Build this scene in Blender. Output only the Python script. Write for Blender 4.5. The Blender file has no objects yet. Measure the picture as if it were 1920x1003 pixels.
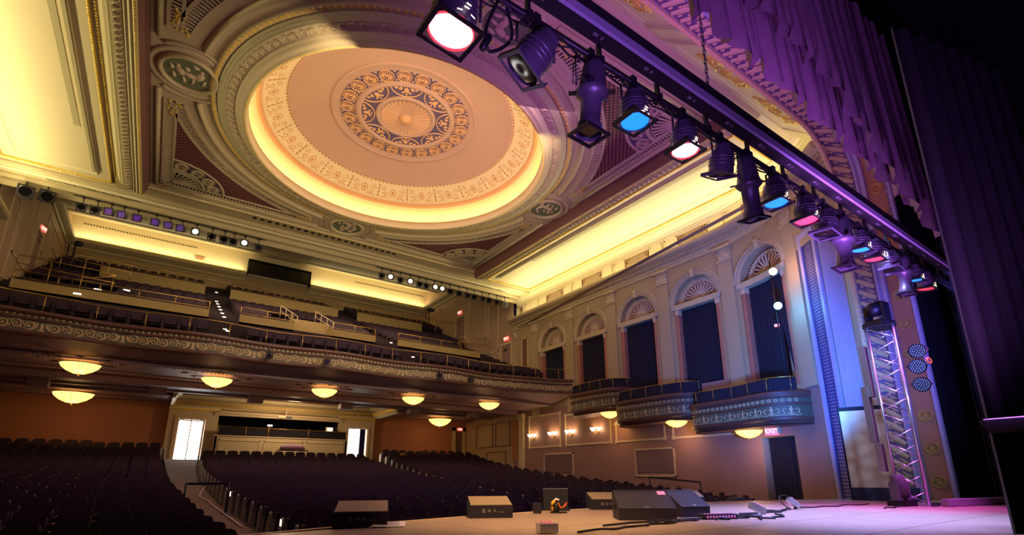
import bpy, math, random
from math import sin, cos, pi, radians, hypot, atan2, sqrt
from mathutils import Vector, Matrix, Euler
random.seed(7)
SC = bpy.context.scene
COL = SC.collection
# ------------------------------------------------------------------ camera
cam_d = bpy.data.cameras.new('camera'); cam = bpy.data.objects.new('camera', cam_d); COL.objects.link(cam)
CZ = 0.6; YAW = radians(35.0); PIT = radians(14.96)
cam.location = (0, 0, CZ)
_F = Vector((sin(YAW)*cos(PIT), cos(YAW)*cos(PIT), sin(PIT)))
cam.rotation_euler = _F.to_track_quat('-Z', 'Y').to_euler()
cam_d.sensor_fit = 'HORIZONTAL'; cam_d.sensor_width = 36.0; cam_d.lens = 936/1920*36
cam_d.shift_y = (640-501.5)/1920; cam_d.clip_start = 0.05; cam_d.clip_end = 300
SC.camera = cam
# ------------------------------------------------------------------ world, exposure
w = bpy.data.worlds.new('world'); SC.world = w; w.use_nodes = True
w.node_tree.nodes['Background'].inputs[0].default_value = (0.30, 0.16, 0.45, 1)
w.node_tree.nodes['Background'].inputs[1].default_value = 0.02
SC.view_settings.view_transform = 'Standard'; SC.view_settings.look = 'None'
SC.view_settings.gamma = 1; SC.view_settings.exposure = 0.0; SC.view_settings.use_curve_mapping = False
try:
    SC.cycles.max_bounces = 6; SC.cycles.diffuse_bounces = 4; SC.cycles.glossy_bounces = 2
    SC.cycles.use_denoising = True; SC.cycles.sample_clamp_indirect = 4.0
    SC.cycles.caustics_reflective = False; SC.cycles.caustics_refractive = False
except Exception: pass
# ------------------------------------------------------------------ stage lights and added house fills
def aim(o, tgt):
    o.rotation_euler = (Vector(tgt)-o.location).to_track_quat('-Z', 'Y').to_euler()
def area(name, loc, tgt, sx, sy, power, col):
    d = bpy.data.lights.new(name, 'AREA'); d.shape = 'RECTANGLE'; d.size = sx; d.size_y = sy
    d.energy = power; d.color = col
    o = bpy.data.objects.new(name, d); COL.objects.link(o); o.location = loc; aim(o, tgt); return o
def spot(name, loc, tgt, power, col, ang=40, blend=0.6, rad=0.12):
    d = bpy.data.lights.new(name, 'SPOT'); d.energy = power; d.color = col; d.spot_size = radians(ang)
    d.spot_blend = blend; d.shadow_soft_size = rad
    o = bpy.data.objects.new(name, d); COL.objects.link(o); o.location = loc; aim(o, tgt); return o
WARM = (1.0, 0.66, 0.30)
spot('purple_floor_spot', (8.4, 3.2, 5.9), (8.8, 3.7, 0), 10000, (0.34, 0.36, 1.0), 62, 1.0, .3)
spot('magenta_floor_spot', (12.6, 2.6, 5.4), (12.0, 3.9, 0), 3000, (0.85, 0.12, 1.0), 52, 1.0, .3)
spot('warm_apron_spot', (3.2, 2.8, 5.6), (4.9, 6.0, 0), 3400, (1.0, 0.62, 0.28), 50, 1.0, .3)
spot('purple_arch_wash', (6.0, 2.1, 0.5), (11.0, 4.6, 10.5), 3800, (0.52, 0.15, 0.95), 80, 1.0, .6)
spot('magenta_ceiling_wash', (6.6, 2.2, 0.5), (9.2, 9.2, 13), 2700, (0.50, 0.12, 0.95), 58, 1.0, .6)
spot('batten_wash_near', (1.6, 0.5, 1.4), (2.8, 2.5, 4.1), 620, (0.50, 0.18, 1.0), 90, 1.0, .4)
spot('batten_wash_far', (5.6, 0.9, 1.2), (8.0, 2.5, 4.1), 1100, (0.50, 0.18, 1.0), 85, 1.0, .4)
spot('blue_wall_fill', (11.0, 5.3, 1.5), (19.2, 9.5, 5.0), 9500, (0.05, 0.20, 1.0), 64, 1.0, .2)  # unseen spot added to tint the wall like blue flare haze
spot('blue_column_wash', (10.6, 1.6, 3.2), (17.6, 6.8, 4.6), 2300, (0.14, 0.14, 1.0), 62, 1.0, .2)
spot('truss_side_light', (9.6, 1.2, 3.4), (12.9, 4.1, 2.4), 1500, (0.25, 0.42, 1.0), 46, 1.0, .2)
spot('truss_pink_light', (15.4, 1.9, 3.0), (12.9, 4.1, 2.2), 220, (1.0, 0.18, 0.6), 50, 1.0, .2)
area('house_fill', (6.4, 15.0, 9.0), (6.4, 20.0, 12.9), 9, 9, 760, (1.0, 0.78, 0.48))
area('balcony_down_fill', (6.4, 29.0, 12.6), (6.4, 33.0, 6.0), 12, 2, 620, (1.0, 0.72, 0.42))
area('house_floor_fill', (6.4, 12.0, 12.3), (10.0, 18.0, 0.0), 8, 3, 560, (0.75, 0.42, 0.75))
_d = bpy.data.lights.new('recess_fill', 'POINT'); _d.energy = 330; _d.color = (1, .72, .40); _d.shadow_soft_size = .3; _o = bpy.data.objects.new('recess_fill', _d); COL.objects.link(_o); _o.location = (6.4, 31.6, 4.5)  # unseen point light added to brighten the recess cornice
for _x, _t, _p in ((19.45, 14.5, 880), (-6.65, -2.0, 680)):
    area('cornice_fill', (_x, 18.0, 11.46), (_t, 18.0, 15.0), 19.0, .3, _p, (1.0, 0.88, 0.46))  # hidden strips added to brighten the outer ceiling beyond the cove lamps
# ------------------------------------------------------------------ materials
def lin(c):
    return tuple(((x/12.92) if x <= 0.04045 else ((x+0.055)/1.055)**2.4) for x in c)
def hx(h):
    return lin(tuple(int(h[i:i+2], 16)/255 for i in (0, 2, 4)))
def mat(name, col, rough=0.6, metal=0.0, noise=0.12, scale=6.0, bump=0.0, bscale=40.0, emit=None, es=1.0, spec=0.4):
    m = bpy.data.materials.new(name); m.use_nodes = True
    nt = m.node_tree; b = nt.nodes['Principled BSDF']
    c = hx(col) if isinstance(col, str) else col
    b.inputs['Roughness'].default_value = rough; b.inputs['Metallic'].default_value = metal
    b.inputs['Specular IOR Level'].default_value = spec
    tc = nt.nodes.new('ShaderNodeTexCoord')
    if noise > 0:
        n = nt.nodes.new('ShaderNodeTexNoise'); n.inputs['Scale'].default_value = scale; n.inputs['Detail'].default_value = 5
        nt.links.new(tc.outputs['Object'], n.inputs['Vector'])
        r = nt.nodes.new('ShaderNodeMix'); r.data_type = 'RGBA'
        r.inputs[6].default_value = (*[x*(1-noise) for x in c], 1); r.inputs[7].default_value = (*[min(1, x*(1+noise)) for x in c], 1)
        nt.links.new(n.outputs['Fac'], r.inputs[0]); nt.links.new(r.outputs[2], b.inputs['Base Color'])
    else:
        b.inputs['Base Color'].default_value = (*c, 1)
    if bump > 0:
        n2 = nt.nodes.new('ShaderNodeTexNoise'); n2.inputs['Scale'].default_value = bscale; n2.inputs['Detail'].default_value = 3
        nt.links.new(tc.outputs['Object'], n2.inputs['Vector'])
        bp = nt.nodes.new('ShaderNodeBump'); bp.inputs['Strength'].default_value = bump; bp.inputs['Distance'].default_value = 0.05
        nt.links.new(n2.outputs['Fac'], bp.inputs['Height']); nt.links.new(bp.outputs['Normal'], b.inputs['Normal'])
    if emit is not None:
        e = hx(emit) if isinstance(emit, str) else emit
        b.inputs['Emission Color'].default_value = (*e, 1); b.inputs['Emission Strength'].default_value = es
    return m
def lattice(name, c1, c2, scale, thr=0.35, vec='Object', rot=45, bump=0.5):
    """woven / pierced screen: two crossed waves"""
    m = bpy.data.materials.new(name); m.use_nodes = True; nt = m.node_tree; b = nt.nodes['Principled BSDF']
    tc = nt.nodes.new('ShaderNodeTexCoord'); L = nt.links.new
    mp = nt.nodes.new('ShaderNodeMapping'); mp.inputs['Rotation'].default_value = (0, 0, radians(rot)); L(tc.outputs[vec], mp.inputs['Vector'])
    vo = nt.nodes.new('ShaderNodeTexVoronoi'); vo.inputs['Scale'].default_value = scale; vo.inputs['Randomness'].default_value = 0.0
    L(mp.outputs[0], vo.inputs['Vector'])
    cr = nt.nodes.new('ShaderNodeValToRGB'); cr.color_ramp.elements[0].position = thr-0.06; cr.color_ramp.elements[1].position = thr+0.06
    cr.color_ramp.elements[0].color = (*hx(c2), 1); cr.color_ramp.elements[1].color = (*hx(c1), 1)
    L(vo.outputs['Distance'], cr.inputs[0]); L(cr.outputs[0], b.inputs['Base Color'])
    bp = nt.nodes.new('ShaderNodeBump'); bp.inputs['Strength'].default_value = bump; bp.inputs['Distance'].default_value = 0.03
    L(vo.outputs['Distance'], bp.inputs['Height']); L(bp.outputs['Normal'], b.inputs['Normal'])
    b.inputs['Roughness'].default_value = 0.7
    return m
def emis(name, col, s):
    m = bpy.data.materials.new(name); m.use_nodes = True; nt = m.node_tree
    b = nt.nodes['Principled BSDF']; c = hx(col) if isinstance(col, str) else col
    b.inputs['Base Color'].default_value = (*[x*0.8 for x in c], 1); b.inputs['Roughness'].default_value = 0.4
    b.inputs['Emission Color'].default_value = (*c, 1); b.inputs['Emission Strength'].default_value = s
    return m
M = dict(
 plaster=mat('plaster', 'BCA984', .65, noise=.06, scale=2, bump=.08, bscale=12),
 panel=mat('ceiling_paint', 'D8C89E', .6, noise=.04, scale=1.5),
 frieze=mat('frieze_paint', 'E2D5AE', .6, noise=.04, scale=2),
 mould=mat('moulding_plaster', 'B6A47C', .6, noise=.08, scale=8, bump=.15, bscale=60),
 olive=mat('olive_plaster', 'B4A67E', .6, noise=.10, scale=10, bump=.2, bscale=60),
 gold=mat('gilded_plaster', (0.80, 0.52, 0.10), .38, .45, noise=.3, scale=50, bump=.4, bscale=120),
 oldgold=mat('aged_gilding', (0.42, 0.24, 0.06), .42, .5, noise=.4, scale=60, bump=.4, bscale=120),
 reveal=mat('brown_reveal_paint', '6A4438', .7, noise=.1, scale=2),
 dome=mat('dome_plaster', 'B58E74', .7, noise=.05, scale=1),
 domecove=mat('dome_cove_paint', 'D8C090', .65, noise=.05, scale=2),
 rust=mat('rust_painted_ornament', 'B4703A', .6, noise=.2, scale=20),
 slate=mat('slate_painted_ground', '5A4A60', .7, noise=.15, scale=12),
 rosette=mat('rosette_plaster', 'CF9A66', .6, noise=.2, scale=25, bump=.3, bscale=80),
 lattice=lattice('purple_brown_lattice', '3A2226', '9A5A4C', 7.0, .38),
 lattice2=lattice('pierced_grille', '3A1E1C', 'A0704C', 9.0, .45),
 dark=mat('dark_void', '120C10', .9, noise=0),
 wallup=mat('upper_wall_paint', '9E8A66', .65, noise=.05, scale=1.2),
 pilpaint=mat('pilaster_paint', 'A4906C', .6, noise=.06, scale=2),
 sidewall=mat('balcony_side_wall_paint', 'A88C70', .7, noise=.05, scale=1.0),
 walllow=mat('lower_wall_paint', '8C6A60', .7, noise=.06, scale=1.0),
 wallback=mat('back_wall_paint', 'A46A4C', .75, noise=.06, scale=1.0),
 fabricpanel=mat('acoustic_panel_fabric', '6E5654', .9, noise=.1, scale=30),
 trimcream=mat('trim_cream', 'C2AC88', .55, noise=.05, scale=5),
 pinkjamb=mat('pink_marble_jamb', 'A56A55', .45, noise=.25, scale=5),
 curtain=mat('navy_curtain', '16121F', .9, noise=.2, scale=6),
 valance=mat('purple_valance_cloth', '94708A', .85, noise=.2, scale=5),
 green=mat('green_painted_fascia', '4E503C', .6, noise=.15, scale=8),
 red=mat('oxblood_moulding', '5C3A30', .5, noise=.15, scale=10),
 relief=mat('cream_relief', 'B09A6C', .55, noise=.15, scale=30),
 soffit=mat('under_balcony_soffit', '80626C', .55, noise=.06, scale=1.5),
 carpet=mat('aisle_carpet', '6B5648', .95, noise=.35, scale=25, bump=.2, bscale=80),
 concrete=mat('house_floor_dark', '2A1C20', .8, noise=.2, scale=4),
 stagebase=mat('stage_edge', 'C8A98C', .5, noise=.1, scale=3),
 board=mat('hardboard_stage_panel', '9A8070', .42, noise=.16, scale=2.5, bump=.03, bscale=20, spec=.5),
 seat=mat('dark_seat_fabric', '2C1828', .8, noise=.25, scale=20),
 seatshell=mat('seat_shell', '170C14', .45, noise=.1, scale=8),
 armwood=mat('seat_arm_wood', '4A2C20', .3, noise=.2, scale=20),
 standard=mat('cast_aisle_standard', '8A8272', .4, .4, noise=.15, scale=20),
 brass=mat('brass_rail', 'B89248', .3, .8, noise=.1, scale=10),
 parapet=mat('balcony_parapet_paint', '9A8250', .65, noise=.05, scale=2),
 black=mat('black_metal', '17151C', .45, .3, noise=.1, scale=10, spec=.5),
 blackmat=mat('matt_black', '0D0B10', .85, noise=.1, scale=6),
 offstage=mat('offstage_masking', '07060B', .95, noise=.1, scale=3),
 casing=mat('lantern_casing', '4A4458', .42, .35, noise=.1, scale=12, spec=.5),
 alu=mat('aluminium_truss', 'C8C8D0', .28, .85, noise=.05, scale=10),
 grey=mat('grey_plastic', '5A5860', .45, noise=.1, scale=12),
 bluegreymesh=mat('speaker_grille', '2A2A38', .55, .2, noise=.4, scale=60, bump=.5, bscale=300),
 speaker=mat('speaker_cabinet', '1E1828', .5, noise=.2, scale=20, bump=.1, bscale=200),
 wedgetop=mat('wedge_grille_tan', '8E785C', .6, noise=.2, scale=40),
 paper=mat('paper', 'E6D8E6', .7, noise=.03, scale=5),
 pink=mat('pink_paper_label', 'F08AC8', .6, noise=.02),
 cable=mat('black_cable', '110E16', .5, noise=.1),
 yellow=mat('yellow_plastic', 'D8A020', .4, noise=.1),
 orange=mat('orange_strap', 'E05A20', .5, noise=.1),
 panelcloth=mat('beige_screen_panel', 'BFA67C', .7, noise=.06, scale=3),
 pattern=lattice('proscenium_pattern', '24225A', '8A7A90', 9.0, .34),
 lavender=mat('lavender_moulding', '9C90A8', .5, noise=.06, scale=4),
 tan=mat('pros_tan_panel', '9A6A4C', .6, noise=.1, scale=5),
 greenmed=mat('medallion_green', '6A7050', .6, noise=.1, scale=6),
 clay=mat('lantern_yoke', '2E2A34', .4, .4, noise=.1),
 phone=mat('dark_glass', '08080C', .15, noise=0, spec=.8),
 cove=emis('cove_strip_lamp', (1.0, 0.88, 0.48), 18),
 cove2=emis('ledge_strip_lamp', (1.0, 0.86, 0.48), 60),
 domestrip=emis('dome_strip_lamp', (1.0, 0.72, 0.30), 15),
 bowl=emis('alabaster_bowl_lit', (1.0, 0.60, 0.14), 2.6),
 sconce=emis('sconce_shade_lit', (1.0, 0.74, 0.40), 14),
 step=emis('step_light', (1.0, 0.85, 0.6), 3),
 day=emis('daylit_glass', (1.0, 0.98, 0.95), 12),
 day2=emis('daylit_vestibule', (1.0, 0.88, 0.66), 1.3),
 exit=emis('exit_sign_lit', (1.0, 0.10, 0.08), 1.6),
 exitface=emis('exit_letters', (1.0, 0.75, 0.6), 2.0),
 lampwhite=emis('lamp_warm_white', (1.0, 0.80, 0.60), 6),
 lensred=emis('lens_red', (1.0, 0.05, 0.06), 1.3),
 lenspink=emis('lens_pinkwhite', (1.0, 0.60, 0.66), 1.7),
 lensblue=emis('lens_blue', (0.01, 0.28, 1.0), 1.25),
 lenscyan=emis('lens_icy', (0.15, 0.65, 1.0), 30),
 lensamber=emis('lens_amber', (1.0, 0.62, 0.30), 24),
 ledw=emis('led_dots', (0.45, 0.5, 1.0), .6),
 purplegel=mat('violet_filter', '5A2AA0', .3, noise=.2, scale=8, emit='4A1E90', es=.25),
 beamgrey=mat('grey_batten_flange', '8A80A0', .5, noise=.05),
)
# ------------------------------------------------------------------ mesh builder
class MB:
    def __init__(s): s.v = []; s.f = []; s.sm = []
    def add(s, vs, fs, smooth=False):
        b = len(s.v); s.v.extend([tuple(p) for p in vs]); s.f.extend([tuple(b+i for i in f) for f in fs]); s.sm.extend([smooth]*len(fs)); return s
    def box(s, x0, x1, y0, y1, z0, z1, T=None):
        vs = [(x0,y0,z0),(x1,y0,z0),(x1,y1,z0),(x0,y1,z0),(x0,y0,z1),(x1,y0,z1),(x1,y1,z1),(x0,y1,z1)]
        if T: vs = [tuple(T @ Vector(p)) if isinstance(T, Matrix) else T(*p) for p in vs]
        return s.add(vs, [(0,3,2,1),(4,5,6,7),(0,1,5,4),(1,2,6,5),(2,3,7,6),(3,0,4,7)])
    def tube(s, pts, r, n=6, closed=False, T=None):
        P = [Vector(p) for p in pts]; vs = []; fs = []; m = len(P)
        for i, p in enumerate(P):
            a = P[(i-1) % m] if (closed or i > 0) else p; b = P[(i+1) % m] if (closed or i < m-1) else p
            t = (b-a); t = t.normalized() if t.length > 1e-9 else Vector((0,0,1))
            up = Vector((0,0,1)) if abs(t.z) < .9 else Vector((1,0,0))
            x = t.cross(up).normalized(); y = t.cross(x)
            rr = r[i] if isinstance(r, (list, tuple)) else r
            for k in range(n):
                q = p + x*rr*cos(2*pi*k/n) + y*rr*sin(2*pi*k/n); vs.append(tuple(T @ q) if T else tuple(q))
        for i in range(m if closed else m-1):
            for k in range(n):
                a = i*n+k; b = i*n+(k+1) % n; c = ((i+1) % m)*n+(k+1) % n; d = ((i+1) % m)*n+k; fs.append((a,b,c,d))
        if not closed: fs.append(tuple(range(n))[::-1]); fs.append(tuple((m-1)*n+k for k in range(n)))
        return s.add(vs, fs, True)
    def lathe(s, prof, n=24, T=None, a0=0, a1=2*pi, flip=False, smooth=True):
        full = abs(a1-a0-2*pi) < 1e-6; cnt = n if full else n+1; vs = []; fs = []
        for r, z in prof:
            for k in range(cnt):
                a = a0+(a1-a0)*k/n; q = Vector((r*cos(a), r*sin(a), z)); vs.append(tuple(T @ q) if isinstance(T, Matrix) else (T(*q) if T else tuple(q)))
        for i in range(len(prof)-1):
            for k in range(n):
                a = i*cnt+k; b = i*cnt+(k+1) % cnt; c = (i+1)*cnt+(k+1) % cnt; d = (i+1)*cnt+k; fs.append((a,b,c,d))
        return s.add(vs, fs, smooth)
    def sweep(s, path, prof, closed=False, side=1, sm=False, caps=True, X=None):
        """prof: list of (d, z), d to the right of travel (times side)"""
        m = len(path); vs = []; fs = []; k = len(prof)
        for i, p in enumerate(path):
            a = path[(i-1) % m] if (closed or i > 0) else p; b = path[(i+1) % m] if (closed or i < m-1) else p
            d1 = Vector((p[0]-a[0], p[1]-a[1])); d2 = Vector((b[0]-p[0], b[1]-p[1]))
            if d1.length < 1e-9: d1 = d2
            if d2.length < 1e-9: d2 = d1
            d1.normalize(); d2.normalize(); n1 = Vector((d1.y, -d1.x)); n2 = Vector((d2.y, -d2.x)); nn = (n1+n2)
            nn = nn/max(.2, (nn.length_squared/2)) if nn.length > 1e-6 else n1
            for d, z in prof:
                q = (p[0]+nn.x*d*side, p[1]+nn.y*d*side, z); vs.append(X(q) if X else q)
        for i in range(m if closed else m-1):
            for j in range(k-1):
                a = i*k+j; b = i*k+j+1; c = ((i+1) % m)*k+j+1; d = ((i+1) % m)*k+j; fs.append((a,b,c,d))
        if not closed and caps and k > 2: fs.append(tuple(range(k))); fs.append(tuple((m-1)*k+j for j in range(k))[::-1])
        return s.add(vs, fs, sm)
    def mesh(s, name):
        me = bpy.data.meshes.new(name); me.from_pydata(s.v, [], s.f)
        me.polygons.foreach_set('use_smooth', s.sm); me.update(); return me
WOFF = {}
def obj(name, mb, m, parent=None, label=None, stuff=False, kind=None, loc=None, off=None):
    """off: subtract the parent's location from world coordinates"""
    if parent is not None and parent.name in WOFF:
        L = WOFF[parent.name]; mb.v = [(p[0]-L.x, p[1]-L.y, p[2]-L.z) for p in mb.v]
    me = mb.mesh(name) if isinstance(mb, MB) else mb
    if m is not None and len(me.materials) == 0:
        me.materials.append(M[m] if isinstance(m, str) else m)
    o = bpy.data.objects.new(name, me); COL.objects.link(o)
    if parent:
        o.parent = parent
        if parent.name in WOFF: WOFF[o.name] = WOFF[parent.name]
    if loc: o.location = loc
    if label: o['label'] = label
    if stuff: o['kind'] = 'stuff'
    if kind: o['kind'] = kind
    return o
def thing(name, label, cat, loc=(0,0,0), group=None, rz=0, world=False):
    o = bpy.data.objects.new(name, None); COL.objects.link(o); o.empty_display_size = .2
    o.location = loc; o.rotation_euler = (0,0,rz); o['label'] = label; o['category'] = cat
    if group: o['group'] = group
    if world: WOFF[o.name] = Vector(loc)
    return o
def tag(o, label, cat, group=None):
    o['label'] = label; o['category'] = cat
    if group: o['group'] = group
    return o
KIDS = {}
def dup(root, loc, rz=None, label=None, group=None, rot=None, scale=None, skip=()):
    r = root.copy(); COL.objects.link(r); r.location = loc
    if rz is not None: r.rotation_euler = (0,0,rz)
    if rot is not None: r.rotation_euler = rot
    if scale: r.scale = scale
    if label: r['label'] = label
    if group: r['group'] = group
    if root.name not in KIDS: KIDS[root.name] = [(c, list(c.children)) for c in root.children]
    for ch, gs in KIDS[root.name]:
        if ch.name.split('.')[0] in skip: continue
        c = ch.copy(); COL.objects.link(c); c.parent = r
        for g in gs: d = g.copy(); COL.objects.link(d); d.parent = c
    return r
ORD = ['first','second','third','fourth','fifth','sixth','seventh','eighth','ninth','tenth','eleventh','twelfth','thirteenth','fourteenth','fifteenth','sixteenth','seventeenth','eighteenth','nineteenth','twentieth','twenty-first','twenty-second','twenty-third','twenty-fourth','twenty-fifth','twenty-sixth','twenty-seventh','twenty-eighth','twenty-ninth','thirtieth']
def ordn(i): return ORD[i] if i < 30 else 'number %d' % (i+1)
# ---- relief patterns in a local (u, v, w) chart S(u, v, w) -> xyz, w = proud of the surface
def ribbon(mb, S, pts, wd, h, closed=False):
    m = len(pts); vs = []; fs = []
    for i, (u, v) in enumerate(pts):
        a = pts[(i-1) % m] if (closed or i > 0) else pts[i]; b = pts[(i+1) % m] if (closed or i < m-1) else pts[i]
        tx, ty = b[0]-a[0], b[1]-a[1]; l = hypot(tx, ty) or 1; nx, ny = -ty/l, tx/l
        W_ = wd[i] if isinstance(wd, list) else wd
        vs += [S(u+nx*W_/2, v+ny*W_/2, 0), S(u, v, h), S(u-nx*W_/2, v-ny*W_/2, 0)]
    for i in range(m if closed else m-1):
        j = (i+1) % m
        fs += [(i*3, j*3, j*3+1, i*3+1), (i*3+1, j*3+1, j*3+2, i*3+2)]
    mb.add(vs, fs, True)
def sbox(mb, S, u0, u1, v0, v1, w0, w1, nu=1):
    vs = []; fs = []
    for i in range(nu+1):
        u = u0+(u1-u0)*i/nu
        vs += [S(u, v0, w0), S(u, v0, w1), S(u, v1, w1), S(u, v1, w0)]
    for i in range(nu):
        a = i*4; b = a+4
        for k in range(4): fs.append((a+k, b+k, b+(k+1) % 4, a+(k+1) % 4))
    fs.append((0,1,2,3)); e = nu*4; fs.append((e+3,e+2,e+1,e)); mb.add(vs, fs)
def ring_pts(cu, cv, r, n=12, r2=None):
    return [(cu+r*cos(2*pi*k/n), cv+(r2 or r)*sin(2*pi*k/n)) for k in range(n)]
def blob(mb, S, u, v, ru, rv, h, n=6, rot=0):
    vs = [S(u, v, h)]+[S(u+ru*cos(a)*cos(rot)-rv*sin(a)*sin(rot), v+ru*cos(a)*sin(rot)+rv*sin(a)*cos(rot), 0) for a in [2*pi*k/n for k in range(n)]]
    mb.add(vs, [(0, 1+k, 1+(k+1) % n) for k in range(n)], True)
def beads(mb, S, u0, u1, v, r, pitch, h=None, el=1.0):
    n = max(1, int((u1-u0)/pitch))
    for i in range(n): blob(mb, S, u0+(i+.5)*(u1-u0)/n, v, r*el, r, h or r, 6)
def dents(mb, S, u0, u1, v0, v1, pitch, duty, h, w0=0):
    n = max(1, int(round((u1-u0)/pitch))); p = (u1-u0)/n
    for i in range(n):
        c = u0+(i+.5)*p; sbox(mb, S, c-p*duty/2, c+p*duty/2, v0, v1, w0, h)
def guill(mb, S, u0, u1, v, r, pitch, h=.03, wd=.03):
    n = max(1, int((u1-u0)/pitch))
    for i in range(n):
        c = u0+(i+.5)*(u1-u0)/n
        ribbon(mb, S, ring_pts(c, v, r, 10), wd, h, True); blob(mb, S, c, v, r*.35, r*.35, h, 5)
def spiral(cu, cv, r, a0, turns, d, n=14):
    return [(cu+r*(1-.82*t)*cos(a0+d*turns*2*pi*t), cv+r*(1-.82*t)*sin(a0+d*turns*2*pi*t)) for t in [k/n for k in range(n+1)]]
def scrolls(mb, S, u0, u1, v0, v1, h=.04, wd=.05, figs=True, nspi=14, every=5):
    """rinceau: alternating spirals on a waving stem, leaves, and a paired-beast-and-urn motif now and then"""
    H = v1-v0; vm = (v0+v1)/2; r = H*.42; pitch = r*2.15; n = max(1, int((u1-u0)/pitch)); p = (u1-u0)/n
    for i in range(n):
        c = u0+(i+.5)*p; d = 1 if i % 2 else -1
        if figs and i % every == every//2:
            blob(mb, S, c, vm-.05*H, H*.16, H*.40, h*1.3, 8); blob(mb, S, c, v0+.10*H, H*.34, H*.10, h, 6)
            for q in (-1, 1):
                blob(mb, S, c+q*H*.42, vm+.02*H, H*.13, H*.34, h*1.2, 7, q*.5)
                blob(mb, S, c+q*H*.56, vm+.26*H, H*.08, H*.13, h, 6, -q*.8)
                ribbon(mb, S, [(c+q*H*.36, vm), (c+q*H*.55, vm-.25*H), (c+q*H*.8, vm-.36*H)], [wd*2, wd*1.6, wd*.8], h)
            continue
        ribbon(mb, S, spiral(c, vm, r, pi/2*(-d), 1.35, d, nspi), [wd*(1.15-.5*k/nspi) for k in range(nspi+1)], h)
        blob(mb, S, c, vm, r*.26, r*.26, h*1.2, 6)
        ribbon(mb, S, [(c-p/2, vm+d*H*.30), (c-p/4, vm-d*H*.02-d*H*.38), (c, vm-d*H*.46), (c+p/4, vm-d*H*.42), (c+p/2, vm-d*H*.3)], wd*.7, h*.8)
        for q in (-1, 1):
            blob(mb, S, c+q*p*.42, vm+d*H*.30*q, H*.13, H*.055, h, 6, q*.9)
            blob(mb, S, c+q*p*.30, vm-d*H*.36*q, H*.10, H*.045, h, 6, -q*.7)
def garland(mb, S, u0, u1, v0, v1, h=.03, wd=.035, pitch=.62):
    """festoon frieze of urns, dolphins and swags (boxes)"""
    n = max(1, int((u1-u0)/pitch)); p = (u1-u0)/n; H = v1-v0; vm = (v0+v1)/2
    for i in range(n):
        c = u0+(i+.5)*p
        blob(mb, S, c, vm+.06*H, p*.07, H*.42, h*1.2, 6); blob(mb, S, c, v0+.12*H, p*.16, H*.07, h, 6); blob(mb, S, c, vm+.1*H, p*.15, H*.1, h, 6)
        for q in (-1, 1):
            ribbon(mb, S, spiral(c+q*p*.28, vm+.05*H, H*.30, -pi/2, .8, q, 8), [wd*(1.3-.09*k) for k in range(9)], h)
            ribbon(mb, S, [(c+q*p*.08, vm-.15*H), (c+q*p*.25, v0+.06*H), (c+q*p*.5, v0+.14*H)], wd, h)
def rose(mb, S, u, v, r, h=.03, petals=12):
    ribbon(mb, S, ring_pts(u, v, r*.93, 18), r*.13, h, True)
    for k in range(petals):
        a = 2*pi*k/petals; ribbon(mb, S, [(u+r*.28*cos(a), v+r*.28*sin(a)), (u+r*.78*cos(a), v+r*.78*sin(a))], [r*.06, r*.22], h*.9)
    blob(mb, S, u, v, r*.24, r*.24, h*1.4, 8)
def plate(mb, S, pts, w=0):
    mb.add([S(u, v, w) for u, v in pts], [tuple(range(len(pts)))])
def SP(O, U, V, N):
    O, U, V, N = Vector(O), Vector(U), Vector(V), Vector(N)
    return lambda u, v, w: tuple(O+U*u+V*v+N*w)
AX = 6.4; XR = 19.9; XL = -7.1; YE = 28.2; YB = 43.5; ZC = 13.0
CX, CY = 6.42, 16.74
MIR = lambda q: (2*AX-q[0], q[1], q[2])
# ---- side wall chart
PW = [(19.9, 28.2), (19.9, 20), (19.9, 13.4), (19.88, 12.2), (19.80, 11.2), (19.62, 10.3), (19.30, 9.4), (18.85, 8.5), (18.3, 7.6), (17.7, 6.8), (17.1, 6.05), (16.85, 5.75)]
_cum = [0]
for a, b in zip(PW, PW[1:]): _cum.append(_cum[-1]+hypot(b[0]-a[0], b[1]-a[1]))
UEND = _cum[-1]
_nv = []
for i, p in enumerate(PW):
    a = PW[max(0, i-1)]; b = PW[min(len(PW)-1, i+1)]; dx, dy = b[0]-a[0], b[1]-a[1]; l = hypot(dx, dy); _nv.append((dy/l, -dx/l))
_nv[0] = _nv[1] = (-1.0, 0.0)
def W(u, z, w=0):
    u = max(-20, min(UEND, u))
    if u <= 0: return (19.9-w, 28.2-u, z)
    for i in range(len(PW)-1):
        if u <= _cum[i+1]+1e-9:
            t = (u-_cum[i])/(_cum[i+1]-_cum[i]); x = PW[i][0]*(1-t)+PW[i+1][0]*t; y = PW[i][1]*(1-t)+PW[i+1][1]*t
            nx = _nv[i][0]*(1-t)+_nv[i+1][0]*t; ny = _nv[i][1]*(1-t)+_nv[i+1][1]*t; l = hypot(nx, ny)
            return (x+nx/l*w, y+ny/l*w, z)
def WM(u, z, w=0): return MIR(W(u, z, w))
def upath(u0, u1, st=.5):
    n = max(1, int((u1-u0)/st)); return [W(u0+(u1-u0)*i/n, 0)[:2] for i in range(n+1)]
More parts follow.
